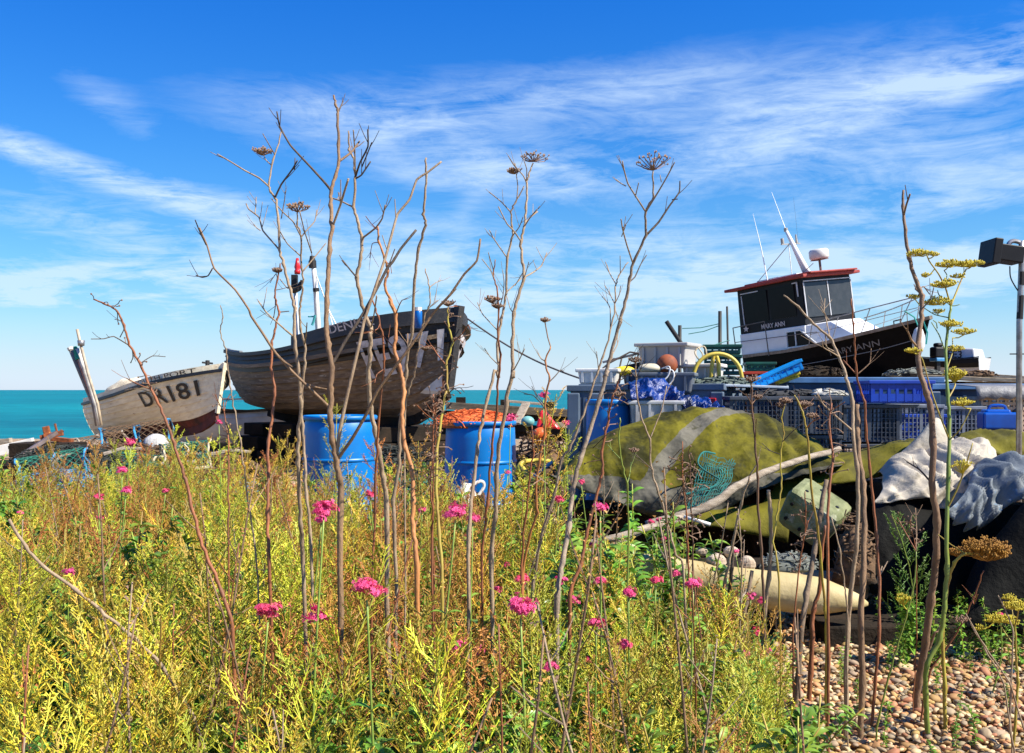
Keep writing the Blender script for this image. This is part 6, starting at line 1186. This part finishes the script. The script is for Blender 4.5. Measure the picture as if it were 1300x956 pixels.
# ------------------------------------------------------------------ the weed bed
sd_y = M('seed_head_yellow', (.66, .56, .03), .6, (.34, .34, .025), scale=5, rnd=1.3, trans=.08)
sd_b = M('seed_head_brown', (.52, .25, .04), .7, (.32, .14, .03), scale=5, rnd=.5, trans=.1)
stm = M('weed_stem', (.30, .36, .045), .55, (.36, .26, .04), scale=5, rnd=.8, trans=.1)
leafm = M('weed_leaf', (.10, .22, .02), .4, (.19, .34, .04), scale=5, rnd=.8, trans=.2, spec=.5)
pinkm = M('pink_flower', (.86, .13, .30), .6, (.70, .04, .15), scale=30, contrast=.4, rnd=.25, trans=.3)
rng = random.Random(11)
def weed(h_, twigs=5, nodes=9, lean=.1, lw=.5, n=3, heads=True, seeds=3, rr=rng, leaves=14, start=.38, spread=1.0, r=.0027):
    "returns three MBs: stem, seed head, leaves; z from 0 to h_"
    S, H, L_ = MB(), MB(), MB(); ax, ay = rr.uniform(-lean, lean), rr.uniform(-lean, lean); bend = rr.uniform(-.06, .06)
    f = lambda t: Vector((ax*h_*t*t+bend*math.sin(t*3), ay*h_*t*t, h_*t))
    S.tube([f(i/6) for i in range(7)], [r*(1.25-.6*i/6) for i in range(7)], max(4, n))
    if heads:
        for k in range(nodes):
            t = start+(1-start)*(k+rr.uniform(-.2, .2))/nodes; t = min(max(t, .1), .98); p = f(t); bl = h_*(.24-.15*(k/nodes))*rr.uniform(.75, 1.2)*spread; a0 = k*1.57+rr.uniform(-.4, .4)
            for s_ in (0, math.pi):
                a = a0+s_; out = Vector((math.cos(a), math.sin(a), 0)); up = rr.uniform(.9, 1.5); d1 = (out+Vector((0, 0, up))).normalized(); q = [p, p+d1*bl*.5, p+d1*bl*.5+(out*.55+Vector((0, 0, 1.2))).normalized()*bl*.5]
                H.tube(q, [r*.55, r*.42, r*.3], 3, False)
                for j in range(twigs):
                    u = .25+.75*(j+.5)/twigs; b = q[0].lerp(q[1], u*2) if u < .5 else q[1].lerp(q[2], u*2-1)
                    for s2 in (-1, 1):
                        dd = (d1+Vector((-out.y, out.x, 0))*s2*rr.uniform(.5, 1.1)+Vector((rr.uniform(-.4, .4), rr.uniform(-.4, .4), rr.uniform(-.1, .6)))).normalized()*bl*rr.uniform(.14, .30)
                        e = b+dd; H.tube([b, e], [r*.38, r*.30], 3, False)
                        for z in range(seeds):
                            c = b.lerp(e, .4+.6*z/max(1, seeds-1)); w = Vector((rr.uniform(-1, 1), rr.uniform(-1, 1), rr.uniform(-.2, 1))).normalized()*rr.uniform(.006, .011); x = w.orthogonal().normalized()*.0016
                            H.add([c-x, c+x, c+w], [(0, 1, 2)])
    for k in range(leaves):
        t = rr.uniform(.08, start+.25 if heads else .95); p = f(t); a = rr.uniform(0, 6.28); out = Vector((math.cos(a), math.sin(a), 0)); ln = rr.uniform(.035, .085)*lw*2; wd = ln*rr.uniform(.15, .24); sd = Vector((-out.y, out.x, rr.uniform(-.5, .5))).normalized(); ang = rr.uniform(.1, 1.0)
        pts = []
        for i in range(5):
            u = i/4; c = p+out*ln*u*math.cos(ang*(1-.5*u))+Vector((0, 0, ln*(u*math.sin(ang)-.45*u*u))); w = wd*math.sin(math.pi*min(1, u*.92+.08))**.8; pts.append((c, w))
        vs = []
        for c, w in pts: vs += [c-sd*w+Vector((0, 0, w*.5)), c, c+sd*w+Vector((0, 0, w*.5))]
        L_.add(vs, [(3*i+k2, 3*i+3+k2, 3*i+4+k2, 3*i+1+k2) for i in range(4) for k2 in (0, 1)])
    return S, H, L_, f(1)
def in_bed(px, d):
    "where the weeds grow, seen from above: full on the left, ending left of the shingle on the right"
    if d > 9.3: return False
    edge = 1010 if d < 2.6 else (1000-(d-2.6)*70 if d < 4.4 else (860-(d-4.4)*140 if d < 5.2 else 700-(d-5.2)*22))
    if d > 7.6: edge = 330+0*d if d > 8.4 else 400
    return px < edge+rng.uniform(-25, 45)
blocked = [(432, 8.0, .40), (610, 8.2, .40), (588, 7.3, .25)]
def free(x, y, r0=0): return all(math.hypot(x-(bx-650)/FPX*by, y-by) > rad+r0 for bx, by, rad in blocked)
kinds = []
for k in range(8):
    H_ = .62+.04*(k % 4); S, Hd, Lf, top = weed(H_, twigs=4+k % 2, nodes=9, lean=.14, rr=rng, lw=.4, leaves=18, start=.40+.04*(k % 3), spread=1.0+.15*(k % 3))
    t = thing('wild_valerian', 'yellow green wild valerian gone to seed in the weed bed' if k % 4 else 'brown seeded wild valerian in the weed bed', 'plant', group='valerian gone to seed' if k % 4 else 'brown seeded valerian')
    S.build('stem', stm, t); Hd.build('seed_head', sd_y if k % 4 else sd_b, t); Lf.build('foliage', leafm, t); kinds.append(t)
used = set(); cnt = 0; tries = 0
def set_plant(o, x, y, s_, rr=rng): o.location = (x, y, gz(x, y)-.01); o.rotation_euler = (rr.uniform(-.10, .10), rr.uniform(-.10, .10), rr.uniform(0, 6.28)); o.scale = (s_, s_, s_)
while cnt < 290 and tries < 6000:
    tries += 1; d = 1.15+3.1*rng.random()**.75; px = rng.uniform(-60, 1340)
    if not in_bed(px, d): continue
    x = (px-650)/FPX*d
    nq = noise.noise(Vector((x*1.6, d*1.3, 2))); k = rng.choice((0, 4)) if nq+rng.uniform(-.15, .15) > .06 else rng.choice((1, 2, 3, 5, 6, 7)); o = kinds[k] if k not in used else copy_tree(kinds[k]); used.add(k)
    s_ = rng.uniform(.86, 1.18)*(1.0 if px < 700 else .84); 
    if d < 1.9: s_ *= .80+.09*(d-1.15)
    set_plant(o, x, d, s_); cnt += 1
# ground sheet under the weeds, coloured dark to paint in the shade between plants
def soil_shade_px(d):
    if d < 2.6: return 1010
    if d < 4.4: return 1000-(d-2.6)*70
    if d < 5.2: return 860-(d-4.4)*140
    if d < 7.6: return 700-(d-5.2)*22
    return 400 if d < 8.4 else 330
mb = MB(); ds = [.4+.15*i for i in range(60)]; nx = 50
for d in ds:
    e = (soil_shade_px(d)-20+30*noise.noise(Vector((d*2, 0, 0))))
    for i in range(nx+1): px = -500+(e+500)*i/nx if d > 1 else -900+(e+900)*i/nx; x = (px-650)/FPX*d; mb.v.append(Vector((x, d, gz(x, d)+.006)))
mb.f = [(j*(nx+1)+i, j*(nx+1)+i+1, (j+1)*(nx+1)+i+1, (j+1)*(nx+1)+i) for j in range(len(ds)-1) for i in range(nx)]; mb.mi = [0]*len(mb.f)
so = mb.build('soil_shade_sheet', M('soil_shade_dark', (.030, .021, .011), .95, (.05, .035, .018), scale=14, bump=.8), smooth=True); so['kind'] = 'structure'
# the rest of the bed: one mass
lowp = []
for k in range(6):
    S, Hd, Lf, _ = weed(.62+.03*k, twigs=3, nodes=8, lean=.16, rr=rng, leaves=12, seeds=2, spread=1.2); mb = MB()
    for part, mi in ((S, 0), (Hd, 1 if k % 3 else 2), (Lf, 3)): mb.cur = mi; mb.add(part.v, part.f)
    lowp.append(tri_arrays(mb))
for k in range(4): # leafy low tufts without seed heads
    S, Hd, Lf, _ = weed(.34+.05*k, heads=False, rr=rng, leaves=70, lw=.34, lean=.3); mb = MB()
    for part, mi in ((S, 0), (Lf, 3)): mb.cur = mi; mb.add(part.v, part.f)
    lowp.append(tri_arrays(mb))
pl = []
tries = 0
while len(pl) < 640 and tries < 20000:
    tries += 1; d = 3.2+6.1*rng.random()**.8; px = rng.uniform(-60, 1340)
    if not in_bed(px, d): continue
    x = (px-650)/FPX*d
    if not free(x, d, .12): continue
    s_ = rng.uniform(.72, 1.12)*(.94 if d < 6 else .84)*(1 if px < 640 else .68)
    nq = noise.noise(Vector((x*1.1, d*.9, 2))); k = rng.choice((0, 3)) if nq+rng.uniform(-.2, .2) > .07 else rng.choice((1, 2, 4, 5))
    pl.append((k, rot3(rng.uniform(-.15, .15), rng.uniform(-.15, .15), rng.uniform(0, 6.28), s_), (x, d, gz(x, d)-.01), rng.random()))
n2 = 0; tries = 0
while n2 < 1900 and tries < 30000:
    tries += 1; d = 1.1+7.5*rng.random()**.9; px = rng.uniform(-60, 1340)
    if not in_bed(px, d): continue
    x = (px-650)/FPX*d
    if not free(x, d, .1): continue
    s_ = rng.uniform(.7, 1.25)*(1.35 if d > 3.2 and noise.noise(Vector((x*1.3, d, 9))) > .12 else (1 if d > 2 else .8)); pl.append((6+rng.randrange(4), rot3(rng.uniform(-.3, .3), rng.uniform(-.3, .3), rng.uniform(0, 6.28), s_), (x, d, gz(x, d)-.01), rng.random())); n2 += 1
o = merged('undergrowth', [stm, sd_y, sd_b, leafm], lowp, pl); tag(o, 'dense low undergrowth of seeded valerian and green leaves', 'undergrowth', kind='stuff')
# scattered green on the shingle at the lower right, and a leafy mat in the dark under the sheets
pl = []
for i in range(46):
    d = rng.uniform(3.2, 4.9); px = rng.uniform(900, 1330); x = (px-650)/FPX*d
    if 1010 < px < 1150 and rng.random() < .6: continue
    s_ = rng.uniform(.25, .55); pl.append((6+rng.randrange(4), rot3(0, 0, rng.uniform(0, 6.28), s_), (x, d, gz(x, d)), rng.random()))
for i in range(30):
    d = rng.uniform(4.9, 5.15); px = rng.uniform(770, 900); x = (px-650)/FPX*d; s_ = rng.uniform(.8, 1.25); pl.append((6+rng.randrange(4), rot3(0, 0, rng.uniform(0, 6.28), s_), (x, d, gz(x, d)), rng.random()))
for i in range(60):
    d = rng.uniform(4.3, 5.0); px = rng.uniform(1120, 1330); x = (px-650)/FPX*d; s_ = rng.uniform(.35, .7); pl.append((6+rng.randrange(4), rot3(0, 0, rng.uniform(0, 6.28), s_), (x, d, gz(x, d)), rng.random()))
for i in range(50):
    d = rng.uniform(8.6, 11.5); px = rng.uniform(655, 725) if i % 3 else rng.uniform(470, 560); x = (px-650)/FPX*d; s_ = rng.uniform(.7, 1.3); pl.append((6+rng.randrange(4), rot3(0, 0, rng.uniform(0, 6.28), s_), (x, d, gz(x, d)), rng.random()))
o = merged('ground_cover', [stm, sd_y, sd_b, leafm], lowp, pl); tag(o, 'low green leafy plants scattered on the shingle', 'ground cover', kind='stuff')
# leafy green shrub right
S, Hd, Lf, _ = weed(.62, twigs=6, nodes=12, lean=.1, rr=rng, leaves=60, start=.15, spread=1.3, seeds=4)
t = thing('green_shrub', 'feathery dark green shrub in front of the black sheet, left of the brown stalk', 'plant', ground_at(1150, 4.4)); t.scale = (1.1, 1.1, 1.1); feath = M('feathery_green', (.10, .22, .025), .5, (.17, .27, .03), trans=.3)
S.build('stem', st_green, t); Hd.build('sprays', feath, t); Lf.build('foliage', leafm, t)
# pink red-valerian plants
def flower_head(mb, c, r, rr, n):
    sub = [c+Vector((r*.72*math.cos(q*2.4)*math.sqrt((q+.3)/9), r*.72*math.sin(q*2.4)*math.sqrt((q+.3)/9), r*rr.uniform(-.35, .4))) for q in range(9)]
    for i in range(n):
        s0 = rr.choice(sub); p = s0+Vector((rr.gauss(0, r*.17), rr.gauss(0, r*.17), abs(rr.gauss(0, r*.16))-.05*r)); q = .0044*rr.uniform(.8, 1.3)
        nrm = (p-c+Vector((0, 0, r*.3))).normalized(); x = nrm.orthogonal().normalized(); y = nrm.cross(x); ph = rr.uniform(0, 6)
        for k in range(5):
            b = ph+k*1.2566; e = x*math.cos(b)+y*math.sin(b); s2 = x*math.cos(b+.5)+y*math.sin(b+.5); s3 = x*math.cos(b-.5)+y*math.sin(b-.5)
            mb.add([p, p+s3*q*.7+nrm*q*.2, p+e*q*1.25+nrm*q*.1, p+s2*q*.7+nrm*q*.2], [(0, 1, 2, 3)])
        mb.tube([p-nrm*.008, p], .0007, 3, False)
rng_f = random.Random(5)
FL = [(411, 645, 38, 'pink valerian head in front of the left blue barrel'), (408, 658, 20, None), (578, 650, 36, 'pink valerian head in front of the net barrel, left of a smaller one'), (600, 658, 20, None), (466, 748, 46, 'large pink valerian head low between the two barrels'),
      (340, 778, 40, 'deep pink valerian head, left of a similar one at the lower left centre'), (402, 782, 38, 'deep pink valerian head right of its neighbour at the lower left centre'), (661, 771, 46, 'largest and brightest pink valerian head, low in the centre'), (582, 820, 32, 'pink valerian head near the bottom edge, left of centre'), (608, 826, 18, None),
      (618, 795, 15, None), (87, 726, 18, None), (155, 597, 15, None), (160, 622, 15, None), (166, 562, 18, 'pink valerian head in front of the roped lobster pot'), (125, 631, 14, None), (210, 623, 10, None), (278, 536, 10, None),
      (690, 502, 15, 'pink valerian head on a tall green stalk against the sea'), (718, 538, 12, None), (648, 532, 20, 'magenta valerian head at the right rim of the net barrel'), (762, 645, 22, None), (709, 634, 15, None), (662, 736, 20, None), (728, 762, 18, None), (712, 737, 18, None),
      (761, 737, 20, None), (798, 752, 22, None), (813, 712, 11, None), (730, 697, 13, None), (757, 792, 24, None), (699, 846, 24, 'pink valerian head at the bottom edge, right of centre'), (774, 851, 28, 'twin pink valerian head at the bottom edge'), (793, 817, 22, None), (833, 737, 20, None), (857, 728, 16, None), (880, 742, 24, 'reddish pink valerian head in front of the cream fender'),
      (850, 823, 14, None), (746, 838, 14, None), (953, 757, 16, None), (945, 831, 16, None), (836, 660, 9, None), (366, 660, 12, None), (315, 807, 14, None), (1270, 780, 8, None), (738, 612, 10, None), (645, 600, 8, None), (303, 703, 10, None), (680, 790, 12, None), (560, 790, 10, None), (915, 800, 12, None), (470, 627, 14, None)]+[(rng_f.uniform(620, 980), rng_f.uniform(660, 850), rng_f.uniform(8, 16), None) for _ in range(20)]+[(rng_f.uniform(20, 620), rng_f.uniform(640, 860), rng_f.uniform(8, 13), None) for _ in range(14)]
for (px, py, s_, lab) in FL:
    real = .068 if s_ > 25 else .045; d = max(1.25, min(real*FPX/s_, 4.8)); z = EYE+(HOR-py)/FPX*d
    while z < .34 and d > 1.2: d *= .95; z = EYE+(HOR-py)/FPX*d
    if z > 1.02:
        d = min(d*1.0, 7.0)
        if py > HOR+20: d = max(d, (EYE-1.0)*FPX/(py-HOR)); d = min(d, 5.5); z = EYE+(HOR-py)/FPX*d
    x = (px-650)/FPX*d; rr = random.Random(int(px*7+py)); base = Vector((x+rr.uniform(-.05, .05), d+rr.uniform(-.05, .05), gz(x, d)-.01)); top = Vector((x, d, z))
    t = thing('red_valerian', lab or 'pink flowered valerian among the seeded weeds', 'plant', base, group='pink valerian in flower' )
    mid = base.lerp(top, .5)+Vector((rr.uniform(-.03, .03), rr.uniform(-.02, .02), 0)); c = curve([base, mid, top-Vector((0, 0, s_*d/FPX*.3))], 6)
    mb = MB(); mb.tube(c, [.0038-.0018*i/(len(c)-1) for i in range(len(c))], 6); mb.build('stem', M('valerian_stem', (.26, .36, .06), .5, (.18, .26, .04), trans=.1), t, True, True)
    mb = MB(); r_ = s_*d/FPX/2; flower_head(mb, top, r_, rr, int(46+110*min(1, (r_/.03)**2))); mb.build('flower_head', pinkm, t, True)
    mb = MB(); 
    for k in range(5):
        f_ = .25+.14*k; p = c[int(f_*(len(c)-1))]; a = k*1.57+rr.uniform(0, 1)
        for s2 in (0, math.pi):
            out = Vector((math.cos(a+s2), math.sin(a+s2), 0)); sd = Vector((-out.y, out.x, 0)); ln = rr.uniform(.04, .075)*(1-.4*f_); vs = []
            for i in range(5):
                u = i/4; cc = p+out*ln*u+Vector((0, 0, ln*(.6*u-.5*u*u))); w = ln*.22*math.sin(math.pi*min(1, u*.92+.08)); vs += [cc-sd*w+Vector((0, 0, w*.4)), cc, cc+sd*w+Vector((0, 0, w*.4))]
            mb.add(vs, [(3*i+k2, 3*i+3+k2, 3*i+4+k2, 3*i+1+k2) for i in range(4) for k2 in (0, 1)])
    mb.build('leaves', leafm, t, True)

# taller lime plants standing in front of the barrels and the dark boat
extra = [(30+rng.uniform(0, 360), rng.uniform(556, 604), rng.uniform(5.2, 7.4)) for _ in range(34)]+[(rng.uniform(380, 680), rng.uniform(588, 630), rng.uniform(5.0, 6.6)) for _ in range(22)]
for k, (px, ty, d) in enumerate(extra+[(352, 552, 4.6), (338, 575, 4.2), (372, 560, 5.0), (447, 512, 4.4), (466, 560, 4.2), (300, 548, 6.2), (215, 540, 6.4), (545, 560, 5.0), (560, 590, 4.6), (625, 600, 4.6), (512, 590, 5.2), (690, 500, 4.0), (716, 545, 4.3), (420, 590, 4.8), (250, 575, 5.6), (130, 590, 6.0), (40, 600, 5.6), (655, 610, 4.8)]):
    x = (px-650)/FPX*d; h_ = EYE+(HOR-ty)/FPX*d; S, Hd, Lf, _ = weed(h_, twigs=6, nodes=13, lean=.06, rr=rng, leaves=10, start=.45, spread=.72, seeds=3, r=.0028)
    t = thing('wild_valerian', 'tall lime green valerian standing above the weed bed before the boats and barrels', 'plant', (x, d, gz(x, d)), group='tall lime valerian')
    S.build('stem', stm, t); Hd.build('seed_head', sd_y if k % 3 else sd_b, t); Lf.build('foliage', leafm, t)

# thin dead stalks scattered through the bed
protos_ = []
for k in range(5):
    h_ = .62+.05*k; mt = (st_red, st_tan, st_pale, st_red, st_tan)[k]; t = thing('dry_stalk', ('thin red brown dry stalk among the weeds', 'thin tan dry stalk among the weeds', 'thin pale dry stalk among the weeds', 'thin red brown dry stalk among the weeds', 'thin tan dry stalk among the weeds')[k], 'dead plant', group=('red brown stalks', 'tan stalks', 'pale stalks', 'red brown stalks', 'tan stalks')[k])
    bx, by = rng.uniform(-.1, .1), rng.uniform(-.1, .1); f = lambda q: Vector((bx*q*q+.012*math.sin(q*7+k), by*q*q, h_*q)); mb = MB(); mb.tube([f(i/9) for i in range(10)], [.0036-.0022*i/9 for i in range(10)], 5); mb.build('stem', mt, t, smooth=True)
    for j in range(5):
        q = .45+.11*j; a = rng.uniform(0, 6.28); b = f(q); e = b+Vector((math.cos(a), math.sin(a), rng.uniform(.5, 1.4)))*rng.uniform(.03, .07); mb = MB(); mb.tube([b, b.lerp(e, .5)+Vector((0, 0, -.004)), e], [.0014, .0011, .0008], 4); mb.build('branch', mt, t)
    mb = MB()
    for j in range(70):
        q = rng.uniform(.55, 1.0); c = f(q)+Vector((rng.gauss(0, .012), rng.gauss(0, .012), rng.gauss(0, .01))); w = Vector((rng.uniform(-1, 1), rng.uniform(-1, 1), rng.uniform(-1, 1))).normalized()*.006; x = w.orthogonal().normalized()*.0022; mb.add([c-x, c+x, c+w], [(0, 1, 2)])
    mb.build('seed_head', sd_b if k != 2 else seed_m, t); protos_.append(t)
for i in range(95):
    while True:
        d = 1.5+5.5*rng.random()**1.1; px = rng.uniform(-40, 1180)
        if in_bed(px, d) or (px > 860 and 3.4 < d < 4.6 and rng.random() < .25): break
    x = (px-650)/FPX*d; o = protos_[i] if i < 5 else copy_tree(protos_[rng.randrange(5)]); s_ = rng.uniform(.95, 1.35); o.location = (x, d, gz(x, d)-.01); o.rotation_euler = (rng.uniform(-.2, .2), rng.uniform(-.2, .2), rng.uniform(0, 6.28)); o.scale = (s_, s_, s_)
